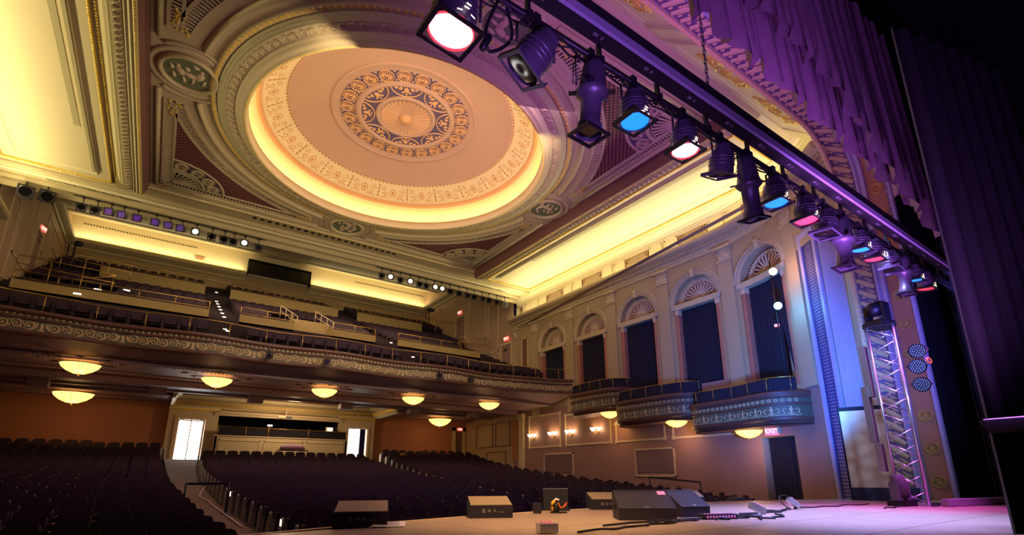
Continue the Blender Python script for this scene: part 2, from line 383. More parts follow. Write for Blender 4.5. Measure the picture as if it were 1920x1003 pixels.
# ================================================================== SETTING
_FY = [5, 8, 11, 15, 20, 24, 26, 30, 33.2, 34.95]; _FZ = [-1.2, -1.18, -1.1, -.8, -.45, -.08, .12, .68, 1.40, 1.42]
def interp(x, X, Y):
    if x <= X[0]: return Y[0]
    for i in range(len(X)-1):
        if x <= X[i+1]: t = (x-X[i])/(X[i+1]-X[i]); return Y[i]*(1-t)+Y[i+1]*t
    return Y[-1]
def floorz(y): return interp(y, _FY, _FZ)
def eLR(y): return interp(y, [9.5, 13.4, 21, 31], [1.45, 1.1, .65, .4])
def eCL(y): return interp(y, [11, 13.5, 20, 27], [2.7, 2.5, 2.15, 1.9])
def eCR(y): return 12.8-eCL(y)
def eRL(y): return interp(y, [10, 18, 24, 31], [11.3, 11.4, 11.8, 12.4])
# house floor (raked)
mb = MB(); ys = _FY
for y0, y1 in zip(ys, ys[1:]):
    z0 = floorz(y0); z1 = floorz(y1); mb.add([(XL,y0,z0),(XR,y0,z0),(XR,y1,z1),(XL,y1,z1)], [(0,1,2,3)])
mb.add([(XL,5,-1.45),(XR,5,-1.45),(XR,34.9,-1.45),(XL,34.9,-1.45)], [(0,3,2,1)])
house = obj('floor', mb, 'concrete', kind='structure')
for fa, fb in ((eLR, eCL), (eCR, eRL)):
    mb = MB(); yy = [8.2+i*.5 for i in range(54)]
    for y0, y1 in zip(yy, yy[1:]):
        mb.add([(fa(y0)+.04, y0, floorz(y0)+.02), (fb(y0)-.04, y0, floorz(y0)+.02), (fb(y1)-.04, y1, floorz(y1)+.02), (fa(y1)+.04, y1, floorz(y1)+.02)], [(0,1,2,3)])
    obj('aisle_carpet', mb, 'carpet', house)
mb = MB(); mb.box(XL+.1, XR-.1, 34.0, 34.8, 0, .03, T=lambda x, y, z: (x, y, floorz(y)+z)); obj('cross_aisle_carpet', mb, 'carpet', house)
# stage
apr = [(19.2, 4.2), (17.0, 4.9), (15.6, 5.3), (14.8, 5.75), (13.9, 6.35), (12.6, 6.85), (10.8, 7.15), (9.35, 7.2), (7.4, 7.1), (5.64, 7.02), (3.9, 6.78), (2.47, 6.52), (.98, 6.07), (-.6, 5.4), (-2.4, 4.9), (-6.4, 4.2)]
mb = MB(); poly = apr+[(-6.4, -5), (19.2, -5)]; n = len(poly)
mb.add([(x, y, -.012) for x, y in poly]+[(x, y, -1.25) for x, y in poly], [tuple(range(n))[::-1]]+[(i, (i+1) % n, n+(i+1) % n, n+i) for i in range(n)])
stage = obj('floor_stage', mb, 'stagebase', kind='structure')
mb = MB(); mb.sweep([(x, y) for x, y in apr], [(0, -.10), (-.03, -.10), (-.03, .006), (.04, .006), (.04, -.01)], side=1); obj('nosing', mb, 'stagebase', stage)
# stage boards: 2.44 x 1.22 sheets clipped to the apron
def clip_poly(P, inside, inter):
    out = []
    for i in range(len(P)):
        a, b = P[i-1], P[i]; ia, ib = inside(a), inside(b)
        if ia != ib: out.append(inter(a, b))
        if ib: out.append(b)
    return out
def apy(x):
    for a, b in zip(apr, apr[1:]):
        if b[0] <= x <= a[0]: t = (x-a[0])/(b[0]-a[0]); return a[1]+(b[1]-a[1])*t
    return 4.2
sr = 0; g = .006
y = 7.3
while y > -1.4:
    x = -2.6+(.9 if sr % 2 else 0)
    while x < 14.2:
        x0, x1, y0, y1 = x+g, x+2.44-g, y-1.22+g, y-g
        if y0 < apy((x0+x1)/2)-.1:
            vs = []; k = 6
            top = [(x0+(x1-x0)*i/k, min(y1, apy(x0+(x1-x0)*i/k)-.05)) for i in range(k+1)]
            if min(t[1] for t in top) > y0+.02:
                P = [(x0, y0), (x1, y0)]+top[::-1]; q = MB(); m_ = len(P)
                q.add([(a, b, 0) for a, b in P]+[(a, b, -.012) for a, b in P], [tuple(range(m_))]+[(i, m_+i, m_+(i+1) % m_, (i+1) % m_) for i in range(m_)])
                obj('stage_panel', q, 'board', stage)
        x += 2.44
    y -= 1.22; sr += 1
# walls right and left, mirrored
BAYS = [4.3, 7.8, 11.35, 14.9, 18.45]
BZ = [5.6, 5.3, 4.6, 4.0, 3.8]
def side_wall(S, nm, left=False):
    mb = MB()
    us = [0]+[x for c in BAYS for x in (c-1.2, c+1.2)]+[UEND]
    # lower wall (full) and entablature zone
    def quadstrip(u0, u1, z0, z1, w=0):
        n = max(1, int((u1-u0)/.5)) if u1 > 14 else 1
        for i in range(n):
            a, b = u0+(u1-u0)*i/n, u0+(u1-u0)*(i+1)/n
            mb.add([S(a,z0,w), S(b,z0,w), S(b,z1,w), S(a,z1,w)], [(0,1,2,3)])
    lo = 3.6
    if left: quadstrip(0, UEND, -1.25, lo)
    else:
        quadstrip(0, 17.35, -1.25, lo); quadstrip(17.35, 18.95, 2.02, lo); quadstrip(18.95, UEND, -1.25, lo)
    for i in range(0, len(us), 2): quadstrip(us[i], us[i+1], lo, 8.6)
    for c, bz in zip(BAYS, BZ): quadstrip(c-1.2, c+1.2, lo, bz)
    # spandrels round each arch
    for i, c in enumerate(BAYS):
        ea = (us[2*i]+us[2*i+1])/2 if i else 0; a = ea if i == 0 else (BAYS[i-1]+c)/2; b = (c+BAYS[i+1])/2 if i < 4 else UEND
        N = 16; arc = [(c-1.2*cos(pi*k/N), 8.6+1.2*sin(pi*k/N)) for k in range(N+1)]
        out = []
        for k in range(N+1):
            t = k/N
            if t < .25: out.append((a, 8.6+(10.7-8.6)*t/.25))
            elif t > .75: out.append((b, 10.7-(10.7-8.6)*(t-.75)/.25))
            else: out.append((a+(b-a)*(t-.25)/.5, 10.7))
        for k in range(N): mb.add([S(*arc[k]), S(*arc[k+1]), S(*out[k+1]), S(*out[k])], [(0,1,2,3)])
        # arch soffit, jamb
        for k in range(N): mb.add([S(*arc[k]), S(*arc[k+1]), S(*arc[k+1], -.56), S(*arc[k], -.56)], [(0,1,2,3)], True)
    w_ = obj(nm, mb, 'wallup', kind='structure')
    # rear part of the side wall beside the upper balcony (28.2 .. 43.5)
    mb = MB(); mb.add([S(0,-1.25), S(-15.4,-1.25), S(-15.4,20), S(0,20)], [(0,1,2,3)]); mb.add([S(0,10.7,0), S(UEND,10.7,0), S(UEND,10.7,-.3), S(0,10.7,-.3)], [(0,1,2,3)])
    obj('rear_wall_surface', mb, 'sidewall', w_)
    # lower wall paint skin
    mb = MB()
    def skin(u0, u1, z0, z1):
        n = 12
        for k in range(n):
            p, q = u0+(u1-u0)*k/n, u0+(u1-u0)*(k+1)/n
            mb.add([S(p,z0,.012), S(q,z0,.012), S(q,z1,.012), S(p,z1,.012)], [(0,1,2,3)])
    if left: skin(0, 20.6, -1.2, 4.6)
    else: skin(0, 17.33, -1.2, 4.6); skin(17.33, 18.97, 2.04, 3.58); skin(18.97, 20.6, -1.2, 3.6)
    obj('lower_wall_surface', mb, 'walllow', w_)
    # entablature, cornice
    pth = [S(UEND*k/40, 0)[:2] for k in range(41)]; sd = -1 if left else 1
    mb = MB(); mb.sweep(pth, [(0,10.62),(.06,10.62),(.06,10.75),(.10,10.78),(.10,10.90),(.20,10.98),(.22,11.05),(.34,11.10),(.50,11.16),(.56,11.24),(.56,11.36),(.52,11.40),(.1,11.40),(-.3,11.40)], side=sd)
    obj('cornice', mb, 'mould', w_)
    mb = MB(); dents(mb, S, .1, UEND-.1, 10.93, 11.02, .17, .55, .30, .18); beads(mb, lambda u, v, w: S(u, v, w+.10), .1, UEND-.1, 10.84, .045, .14, .04); obj('dentil_course', mb, 'mould', w_, stuff=True)
    mb = MB(); mb.sweep(pth, [(-.3, 11.38), (-.3, 13.0)], side=sd); fr = obj('frieze', mb, 'frieze', w_)
    SF = lambda u, v, w: S(u, v, w-.30)
    mb = MB(); mb.sweep(pth, [(-.3,12.62),(-.24,12.66),(-.20,12.76),(-.08,12.82),(.0,12.93),(.02,13.0)], side=sd); mb.sweep(pth, [(-.3,12.50),(-.27,12.50),(-.27,12.56),(-.3,12.56)], side=sd); obj('crown_moulding', mb, 'frieze', w_)
    mb = MB(); mb.sweep(pth, [(.28, 11.41), (.36, 11.43)], side=sd); obj('cove_strip_lamp', mb, 'cove', w_)
    # grilles and slim panels of the frieze
    gs = [(.55, .42)]+[(c, 1.75) for c in BAYS]+[(21.55, 1.1)]
    for c, wd in gs:
        if c+wd/2 > UEND-.1: continue
        q = MB(); sbox(q, SF, c-wd/2, c+wd/2, 11.72, 12.32, .0, .012, 6); gr = obj('frieze_grille', q, 'lattice2', w_)
        q = MB(); nn = int(wd/.12)
        for k in range(nn+1):
            u = c-wd/2+wd*k/nn
            for dd in (-1, 1):
                pts = [(u, 11.74), (u+dd*.56*.5, 12.02), (u+dd*.56, 12.30)]; pts = [p for p in pts if c-wd/2 <= p[0] <= c+wd/2]
                if len(pts) > 1: ribbon(q, lambda u, v, w: SF(u, v, w+.012), pts, .03, .02)
        if q.v: obj('grille_bars', q, 'trimcream', gr, stuff=True)
        q = MB(); sf2 = SF
        for (a, b, z0, z1) in ((c-wd/2-.07, c+wd/2+.07, 11.65, 11.72), (c-wd/2-.07, c+wd/2+.07, 12.32, 12.39), (c-wd/2-.07, c-wd/2, 11.65, 12.39), (c+wd/2, c+wd/2+.07, 11.65, 12.39)): sbox(q, SF, a, b, z0, z1, 0, .04, 4)
        obj('grille_frame', q, 'frieze', w_)
    for c in [.12, 1.0]+[(a+b)/2 for a, b in zip(BAYS, BAYS[1:])]+[2.55, 20.3]:
        q = MB(); sbox(q, SF, c-.07, c+.07, 11.70, 12.30, 0, .015)
        pn = obj('slim_panel', q, 'olive', w_); q = MB()
        for (a, b, z0, z1) in ((c-.13, c+.13, 11.63, 11.70), (c-.13, c+.13, 12.30, 12.37), (c-.13, c-.07, 11.63, 12.37), (c+.07, c+.13, 11.63, 12.37)): sbox(q, SF, a, b, z0, z1, 0, .05)
        obj('panel_frame', q, 'frieze', pn)
    # arches
    for i, (c, bz) in enumerate(zip(BAYS, BZ)):
        q = MB(); ar = []
        for rr, ww, hh in ((1.23, .05, .06), (1.33, .10, .07), (1.44, .07, .10)): ribbon(q, S, [(c-rr*cos(pi*k/24), 8.6+rr*sin(pi*k/24)) for k in range(25)], ww, hh)
        arch = obj('arch_moulding', q, 'mould', w_)
        q = MB(); sbox(q, S, c-.10, c+.10, 9.74, 10.16, 0, .14); blob(q, lambda u, v, w: S(u, v, w+.14), c, 9.95, .07, .16, .05, 8); obj('keystone', q, 'mould', arch)
        T = lambda u, v, w, dd=(.50 if i == 4 else .345): S(u, v, w-dd)
        q = MB(); N = 16
        plate(q, T, [(c-1.2*cos(pi*k/N), 8.6+1.2*sin(pi*k/N)) for k in range(N+1)], 0); tym = obj('tympanum', q, 'olive', w_)
        T2 = lambda u, v, w: S(u, v, w-.33)
        q = MB(); plate(q, T2, [(c-.90*cos(pi*k/N), 8.72+.90*sin(pi*k/N)) for k in range(N+1)], -.13 if i == 4 else 0); obj('fan_ground', q, 'reveal', tym)
        q = MB(); NP = 12
        for k in range(NP):
            a = pi*(k+.5)/NP; 
            for da in (-.105, .105):
                ribbon(q, T2, [(c+.20*cos(a+da*.6), 8.74+.20*sin(a+da*.6)), (c+.72*cos(a+da), 8.74+.72*sin(a+da)), (c+.80*cos(a+da*.5), 8.74+.80*sin(a+da*.5)), (c+.83*cos(a), 8.74+.83*sin(a))], [.03, .045, .045, .03], .04)
        ribbon(q, T2, [(c+.92*cos(pi*k/20), 8.70+.92*sin(pi*k/20)) for k in range(21)], .07, .05)
        ribbon(q, T2, [(c+.18*cos(pi*k/8), 8.72+.18*sin(pi*k/8)) for k in range(9)], .06, .05)
        for k in range(26):
            a = pi*(k+.5)/26; blob(q, T2, c+1.02*cos(a), 8.66+1.02*sin(a), .035, .035, .03, 5)
        blob(q, T2, c, 8.76, .12, .09, .09, 8); obj('fan_tracery', q, 'trimcream', tym)
        q = MB(); sbox(q, S, c-1.28, c+1.28, 8.36, 8.62, -.34, .03, 4); obj('transom', q, 'mould', w_)
        q = MB()
        for e in (-1, 1): sbox(q, S, c+e*1.27-.09, c+e*1.27+.09, 8.38, 8.60, .03, .09)
        for e in (-1, 1): rose(q, lambda u, v, w: S(u, v, w+.09), c+e*1.27, 8.49, .08, .03, 6)
        obj('transom_block', q, 'trimcream', w_)
        for e in (-1, 1):
            a, b = (c+e*1.2, c+e*1.02)
            q = MB(); sbox(q, S, min(a,b), max(a,b), bz, 8.36, -.36, -.02); obj('jamb', q, 'pinkjamb', w_)
            q = MB(); sbox(q, S, min(a,b)-.03, max(a,b)+.03, 8.12, 8.36, -.36, .0); obj('jamb_capital', q, 'trimcream', w_)
    # pilasters with capitals
    for k, c in enumerate([2.55]+[(a+b)/2 for a, b in zip(BAYS, BAYS[1:])]+[.35, 20.3]):
        hw = .34 if c > 1 else .22; zb = 4.2 if c < 16 else 3.6
        q = MB(); sbox(q, S, c-hw, c+hw, zb, 9.9, 0, .11, 2); pil = obj('pilaster', q, 'pilpaint', w_)
        q = MB(); sbox(q, S, c-hw-.05, c+hw+.05, 9.88, 9.95, .0, .16); sbox(q, S, c-hw-.10, c+hw+.10, 10.48, 10.62, 0, .24)
        SS = lambda u, v, w: S(u, v, w+.12)
        for e in (-1, 1):
            ribbon(q, SS, spiral(c+e*hw*.75, 10.34, .15, pi/2, 1.2, e, 10), .045, .08)
            blob(q, SS, c+e*hw*.55, 10.08, .10, .14, .10, 7); blob(q, SS, c+e*hw*.2, 10.22, .08, .12, .08, 7)
        blob(q, SS, c, 10.08, .11, .15, .12, 7); blob(q, SS, c, 10.44, .07, .07, .10, 6); sbox(q, S, c-hw+.02, c+hw-.02, 9.95, 10.48, 0, .12)
        obj('capital', q, 'mould', pil)
    # tall side panel grille near the corner
    q = MB(); sbox(q, S, 1.05, 1.65, 7.6, 9.7, 0, .02); gp = obj('wall_grille', q, 'lattice2', w_)
    q = MB()
    for (a, b, z0, z1) in ((.97, 1.73, 7.5, 7.6), (.97, 1.73, 9.7, 9.8), (.97, 1.05, 7.5, 9.8), (1.65, 1.73, 7.5, 9.8)): sbox(q, S, a, b, z0, z1, 0, .05)
    obj('grille_frame', q, 'trimcream', gp)
    # rear section: ledge, wall panels
    mb = MB(); p2 = [S(0, 0)[:2], S(-15.3, 0)[:2]]
    mb.sweep(p2, [(0,15.9),(.10,15.95),(.12,16.1),(.28,16.2),(.42,16.3),(.46,16.45),(.42,16.5),(0,16.5)], side=-sd); obj('ledge_cornice', mb, 'olive', w_)
    for (y0, y1, z0, z1) in ((30.2, 31.7, 8.6+.9, 13.5), (32.0, 34.8, 11.0, 15.2), (37.3, 39.6, 13.0, 15.4), (40, 42.8, 14.2, 15.4)):
        q = MB(); a, b = 28.2-y1, 28.2-y0; f = .09
        for (c0, c1, d0, d1) in ((a, b, z0, z0+f), (a, b, z1-f, z1), (a, a+f, z0, z1), (b-f, b, z0, z1)): sbox(q, S, c0, c1, d0, d1, 0, .04)
        obj('wall_panel_moulding', q, 'trimcream', w_)
    return w_
wall_right = side_wall(W, 'wall_right')
wall_left = side_wall(WM, 'wall_left', True)
# ------------------------------------------------------------------ lower right wall dressing
def panel_frame(S, a, b, z0, z1, f, par, m='trimcream', blocks=True, w=.05):
    q = MB(); 
    for (c0, c1, d0, d1) in ((a, b, z0, z0+f), (a, b, z1-f, z1), (a, a+f, z0, z1), (b-f, b, z0, z1)):
        sbox(q, S, c0, c1, d0, d1, .012, w, 3)
        e = f*.3; sbox(q, S, c0+(e if c1-c0 > f*1.5 else e), c1-e, d0+e, d1-e, w, w+.02, 3)
    if blocks:
        for u in (a+f/2, b-f/2):
            for z in (z0+f/2, z1-f/2): sbox(q, S, u-f*.85, u+f*.85, z-f*.85, z+f*.85, .012, w+.03); rose(q, lambda x, y, w_: S(x, y, w_+w+.03), u, z, f*.6, .02, 6)
    return obj('panel_moulding', q, m, par)
for (a, b) in ((1.75, 4.95), (5.35, 9.1), (9.4, 12.6), (13.0, 16.4)): panel_frame(W, a, b, 2.22, 4.3 if a < 5 else (4.1 if a < 9 else 3.25), .10, wall_right)
for (y1, y0) in ((24.9, 22.18), (17.56, 15.15)):
    a, b = 28.2-y1, 28.2-y0
    q = MB(); sbox(q, W, a+.06, b-.06, .72, 1.77, .012, .05); fp = obj('fabric_wall_panel', q, 'fabricpanel', wall_right)
    panel_frame(W, a, b, .5, 1.85, .08, wall_right, blocks=False, w=.07)
# pilaster strip at the corner beyond the sconces, beam above
q = MB(); sbox(q, W, .75, 1.25, -.6, 4.55, .012, .16); sbox(q, W, .68, 1.32, 4.2, 4.55, .012, .24); obj('corner_pilaster', q, 'trimcream', wall_right)
q = MB(); sbox(q, W, -.15, .5, 1.6, 4.3, .012, .06); obj('niche_panel', q, 'wallback', wall_right)
for (u0, u1, z0, z1) in ((-4.9, -2.6, 2.5, 4.2), (-2.3, -.4, 2.5, 4.2), (-3.4, -.9, .95, 2.2)): panel_frame(W, u0, u1, z0, z1, .09, wall_right, m='walllow', blocks=False)
# exit passage on the right wall with dark curtain
q = MB()
for (a, b) in ((17.35, 17.35), (18.95, 18.95)): q.add([W(a,-1.25,0), W(a,2.02,0), W(a,2.02,-.6), W(a,-1.25,-.6)], [(0,1,2,3)])
q.add([W(17.35,2.02,0), W(18.95,2.02,0), W(18.95,2.02,-.6), W(17.35,2.02,-.6)], [(0,1,2,3)]); obj('passage_jamb', q, 'trimcream', wall_right)
def curtain(S, u0, u1, z0, z1, w, amp, pitch, name, m, label, cat, group=None, tie=None):
    q = MB(); n = int((u1-u0)/pitch*6); rows = [z1, (z0+z1)/2, z0]; vs = []
    for zi, z in enumerate(rows):
        for k in range(n+1):
            u = u0+(u1-u0)*k/n; vs.append(S(u, z, w+amp*sin(2*pi*k/6)*(1+.35*sin(k*.7+zi))))
    for r_ in range(2):
        for k in range(n): a = r_*(n+1)+k; vs and q.f.append((a, a+1, a+n+2, a+n+1)); q.sm.append(True)
    q.v = [tuple(v) for v in vs]
    o = obj(name, q, m); tag(o, label, cat, group); return o
curtain(W, 17.4, 18.95, -1.2, 2.0, -.35, .04, .22, 'door_curtain', 'curtain', 'dark navy curtain closing the exit doorway right of the stage', 'curtain')
AL = ['farthest', 'second from the far end', 'middle', 'second nearest the stage', 'nearest the stage, beside the boom lights']
for i, (c, bz) in enumerate(zip(BAYS, BZ)):
    if i == 4: curtain(W, c-1.02, c+.35, bz, 8.4, -.30, .035, .16, 'arch_curtain', 'curtain', 'dark navy drape in the arch '+AL[i], 'curtain'); continue
    curtain(W, c-1.02, c+1.02, bz, 8.4, -.30, .035, .16, 'arch_curtain', 'curtain', 'dark navy drape filling an arch of the right wall, '+AL[i], 'curtain')
q = MB(); q.add([W(BAYS[4]+.35, 3.8, -.45), W(BAYS[4]+1.02, 3.8, -.45), W(BAYS[4]+1.02, 8.4, -.45), W(BAYS[4]+.35, 8.4, -.45)], [(0,1,2,3)]); obj('arch_back_panel', q, 'wallup', wall_right)
# tied-back drape in the last arch
q = MB(); vs = []; n = 18
for r_ in range(13):
    t = r_/12; z = 8.4-(8.4-3.9)*t; uu0 = BAYS[4]+.1+.75*t; uu1 = BAYS[4]+1.0
    for k in range(n+1): vs.append(W(uu0+(uu1-uu0)*k/n, z, -.22+.03*sin(k*1.2)))
for r_ in range(12):
    for k in range(n): a = r_*(n+1)+k; q.f.append((a, a+1, a+n+2, a+n+1)); q.sm.append(True)
q.v = [tuple(v) for v in vs]; tag(obj('tied_drape', q, 'curtain'), 'dark blue drape drawn back to the right in the arch nearest the stage', 'curtain')
for i, (c, bz) in enumerate(zip(BAYS, BZ)):
    q = MB(); q.add([WM(c-1.02, bz, -.3), WM(c+1.02, bz, -.3), WM(c+1.02, 8.4, -.3), WM(c-1.02, 8.4, -.3)], [(0,1,2,3)]); obj('arch_infill', q, 'curtain', wall_left)
# proscenium-side pattern strip and fluting (right and left)
for S, par in ((W, wall_right), (WM, wall_left)):
    q = MB(); sbox(q, S, 20.95, 21.65, -.3, 8.9, .02, .06, 4); obj('pattern_strip', q, 'pattern', par)
    for a, b in ((20.8, 20.95), (21.65, 21.8)):
        q = MB(); sbox(q, S, a, b, -.3, 9.1, .02, .12, 2); obj('strip_moulding', q, 'lavender', par)
    q = MB(); sbox(q, S, 20.8, 21.8, 8.9, 9.1, .02, .14, 4); obj('strip_head', q, 'lavender', par)
    q = MB()
    for k in range(8): u = 21.9+k*.13; ribbon(q, lambda u_, v_, w_: S(u_, v_, w_+.01), [(u, -.3), (u, 9.6)], .09, .05)
    obj('fluting', q, 'lavender', par)
# ------------------------------------------------------------------ CEILING
mb = MB(); H = 8.3; N = 96
def sqp(a, h): m_ = max(abs(cos(a)), abs(sin(a))); return (CX+h*cos(a)/m_, CY+h*sin(a)/m_)
angs = sorted(set([2*pi*k/N for k in range(N)]+[pi/4+k*pi/2 for k in range(4)]))
for i in range(len(angs)):
    a, b = angs[i], angs[(i+1) % len(angs)]; p, q_ = sqp(a, H), sqp(b, H)
    mb.add([(CX+6.85*cos(a), CY+6.85*sin(a), ZC), (CX+6.85*cos(b), CY+6.85*sin(b), ZC), (*q_, ZC), (*p, ZC)], [(0,1,2,3)])
ceil = obj('ceiling', mb, 'plaster', kind='structure')
sq = lambda h: [(CX-h, CY+h), (CX+h, CY+h), (CX+h, CY-h), (CX-h, CY-h)]   # clockwise: d>0 is inward
def sqsweep(prof, m, nm, par=None):
    # prof in (h, z) half size / height
    q = MB(); q.sweep(sq(0.0001+H), [(H-h, z) for h, z in prof], closed=True); return obj(nm, q, m, par or ceil)
SIDE_P = [(8.52, 12.52), (8.54, 12.47), (8.60, 12.46), (8.64, 12.52), (8.70, 12.50), (8.76, 12.56), (8.82, 12.54), (8.86, 12.60), (9.12, 12.60), (9.14, 12.66), (9.22, 12.66), (9.26, 12.76), (9.34, 12.78), (9.42, 12.90), (9.5, 13.0)]
BACK_P = [(8.26, 13.0), (8.28, 12.93), (8.44, 12.91), (8.46, 12.84), (8.56, 12.84), (8.58, 12.87), (9.0, 12.86), (9.02, 12.90), (9.12, 12.88), (9.2, 12.94), (9.34, 12.92), (9.5, 13.0)]
for e in (-1, 1):
    q = MB(); y0, y1 = CY-8.62, CY+8.62
    q.add([(CX+e*8.30, y0, 13.0), (CX+e*8.30, y1, 13.0), (CX+e*8.52, y1, 12.52), (CX+e*8.52, y0, 12.52)], [(0,1,2,3)]); obj('beam_reveal', q, 'reveal', ceil)
    q = MB(); n = len(SIDE_P); q.add([(CX+e*h, y0, z) for h, z in SIDE_P]+[(CX+e*h, y1, z) for h, z in SIDE_P], [(i, i+1, n+i+1, n+i) for i in range(n-1)]); obj('beam_moulding', q, 'olive', ceil)
    for yy in (y0, y1): q = MB(); q.add([(CX+e*8.3, yy, 13.0)]+[(CX+e*h, yy, z) for h, z in SIDE_P], [tuple(range(n+1))]); obj('beam_end', q, 'reveal' if yy == y1 else 'olive', ceil)
    q = MB(); n = len(BACK_P); q.add([(CX-9.5, CY+e*h, z) for h, z in BACK_P]+[(CX+9.5, CY+e*h, z) for h, z in BACK_P], [(i, i+1, n+i+1, n+i) for i in range(n-1)]); obj('band_moulding', q, 'mould', ceil)
    S = lambda u, v, w, e=e: (CX+e*v, CY+u, ZC-w)
    q = MB(); beads(q, lambda u, v, w: S(u, v, w+.53), -8.6, 8.6, 8.57, .05, .12, .05); obj('gilded_beads', q, 'gold', ceil, stuff=True)
    q = MB(); guill(q, lambda u, v, w: S(u, v, w+.40), -8.6, 8.6, 8.99, .095, .25, .035, .035); obj('guilloche_band', q, 'plaster', ceil, stuff=True)
    q = MB(); beads(q, lambda u, v, w: S(u, v, w+.02), -9.4, 9.3, 9.54, .05, .13, .05); obj('gilded_beads', q, 'gold', ceil, stuff=True)
    S = lambda u, v, w, e=e: (CX+u, CY+e*v, ZC-w)
    q = MB(); beads(q, lambda u, v, w: S(u, v, w+.16), -8.4, 8.4, 8.51, .05, .12, .05); obj('gilded_beads', q, 'gold', ceil, stuff=True)
def square_bands(fn, m, nm, stuff=True, inward=True):
    q = MB()
    for (ox, oy, ux, uy) in ((0, 1, 1, 0), (1, 0, 0, -1), (0, -1, -1, 0), (-1, 0, 0, 1)):
        fn(q, lambda u, v, w, ox=ox, oy=oy, ux=ux, uy=uy: (CX+ox*v+ux*u, CY+oy*v+uy*u, ZC-w))
    return obj(nm, q, m, ceil, stuff=stuff)
# rope torus on the square, slot bands, spandrels
def square_bands2(fn, m, nm, stuff=True):
    q = MB()
    for (ox, oy, ux, uy) in ((0, 1, 1, 0), (1, 0, 0, -1), (0, -1, -1, 0), (-1, 0, 0, 1)):
        S = lambda u, v, w, ox=ox, oy=oy, ux=ux, uy=uy: (CX+ox*v+ux*u, CY+oy*v+uy*u, ZC-w)
        for u0, u1 in ((-8.15, -1.25), (1.25, 8.15)): fn(q, S, u0, u1)
    return obj(nm, q, m, ceil, stuff=stuff)
square_bands2(lambda q, S, a, b: (q.tube([S(a, 8.1, .02), S(b, 8.1, .02)], .09, 8), beads(q, lambda u, v, w: S(u, v, w+.08), a, b, 8.1, .05, .11, .05)), 'mould', 'rope_moulding')
R1 = 7.94; R0 = 7.52; S1 = 7.90; S0 = 7.55
SR = lambda u, v, w: (CX+v*cos(u), CY+v*sin(u), ZC-w)
for k in range(4):
    a0 = k*pi/2; rot = lambda x, y, a0=a0: (CX+x*cos(a0)-y*sin(a0), CY+x*sin(a0)+y*cos(a0))
    ta = math.acos(S0/R1)+.0
    arc = [(R1*cos(t), R1*sin(t)) for t in [ta+(pi/2-2*ta)*i/24 for i in range(25)]]
    q = MB(); pts = arc+[(R1*sin(ta), S0), (S0, S0), (S0, R1*sin(ta))][0:0]
    # triangle strips between the arc and the two square sides
    for i in range(24):
        t0 = ta+(pi/2-2*ta)*i/24; t1 = ta+(pi/2-2*ta)*(i+1)/24
        def sqpt(t): m_ = max(cos(t), sin(t)); return (S0*cos(t)/m_, S0*sin(t)/m_)
        P = [arc[i], arc[i+1], sqpt(t1), sqpt(t0)]
        if i in (11, 12): pass
        q.add([(*rot(*p), ZC-.02) for p in P], [(0,1,2,3)])
    q.add([(*rot(*p), ZC-.02) for p in (sqpt(pi/4-.02), (S0, S0), sqpt(pi/4+.02))], [(0,1,2)])
    sp = obj('spandrel_lattice', q, 'lattice', ceil)
    q = MB(); n = 64
    T0 = .235; dents(q, lambda u, v, w: (*rot(v*cos(u), v*sin(u)), ZC-w), T0, pi/2-T0, R0+.06, R1-.06, .0175, .45, .05, .0)
    for rr in (R0+.03, R1-.02): ribbon(q, lambda u, v, w: (*rot(v*cos(u), v*sin(u)), ZC-w), [(T0+(pi/2-2*T0)*i/30, rr) for i in range(31)], .0001, .0)
    obj('slot_bars', q, 'plaster', ceil, stuff=True)
    q = MB()
    for (r_a, r_b) in ((R0-.04, R0+.06), (R1-.06, R1+.04)):
        q.sweep([rot(((r_a+r_b)/2)*cos(t), ((r_a+r_b)/2)*sin(t)) for t in [T0+(pi/2-2*T0)*i/30 for i in range(31)]], [(-.05, ZC), (-.05, ZC-.06), (.05, ZC-.06), (.05, ZC)])
    obj('slot_rail', q, 'plaster', ceil)
    q = MB(); q.sweep([rot(((R0+R1)/2)*cos(t), ((R0+R1)/2)*sin(t)) for t in [T0+(pi/2-2*T0)*i/30 for i in range(31)]], [(-.17, ZC-.008), (.17, ZC-.008)]); obj('slot_void', q, 'dark', ceil)
    # straight slot bands
    for sw in (0, 1):
        f = (lambda x, y: rot(x, y)) if sw == 0 else (lambda x, y: rot(y, x))
        Sx = lambda u, v, w, f=f: (*f(v, u), ZC-w)
        q = MB(); dents(q, Sx, 1.75, S1, S0+.05, S1-.05, .135, .45, .05, 0); obj('slot_bars', q, 'plaster', ceil, stuff=True)
        q = MB(); sbox(q, Sx, 1.7, S1, S0-.04, S0+.05, 0, .06); sbox(q, Sx, 1.7, S1+.05, S1-.05, S1+.04, 0, .06); obj('slot_rail', q, 'plaster', ceil)
        q = MB(); sbox(q, Sx, 1.75, S1-.05, S0+.04, S1-.04, 0, .008); obj('slot_void', q, 'dark', ceil)
    # rope arc
    q = MB(); t0_ = .19
    q.tube([(*rot(7.08*cos(t), 7.08*sin(t)), ZC-.03) for t in [t0_+(pi/2-2*t0_)*i/40 for i in range(41)]], .10, 8)
    beads(q, lambda u, v, w: (*rot((7.08+v)*cos(u), (7.08+v)*sin(u)), ZC-.12-w), t0_, pi/2-t0_, 0, .05, .0165, .05, .3)
    obj('rope_moulding', q, 'mould', ceil)
    # corner fan
    F = lambda u, v, w: (*rot(S0-u, S0-v), ZC-.02-w)
    q = MB(); plate(q, F, [(0,0)]+[(2.0*cos(pi/2*i/16), 2.0*sin(pi/2*i/16)) for i in range(17)], .01); fan = obj('corner_fan', q, 'slate', ceil)
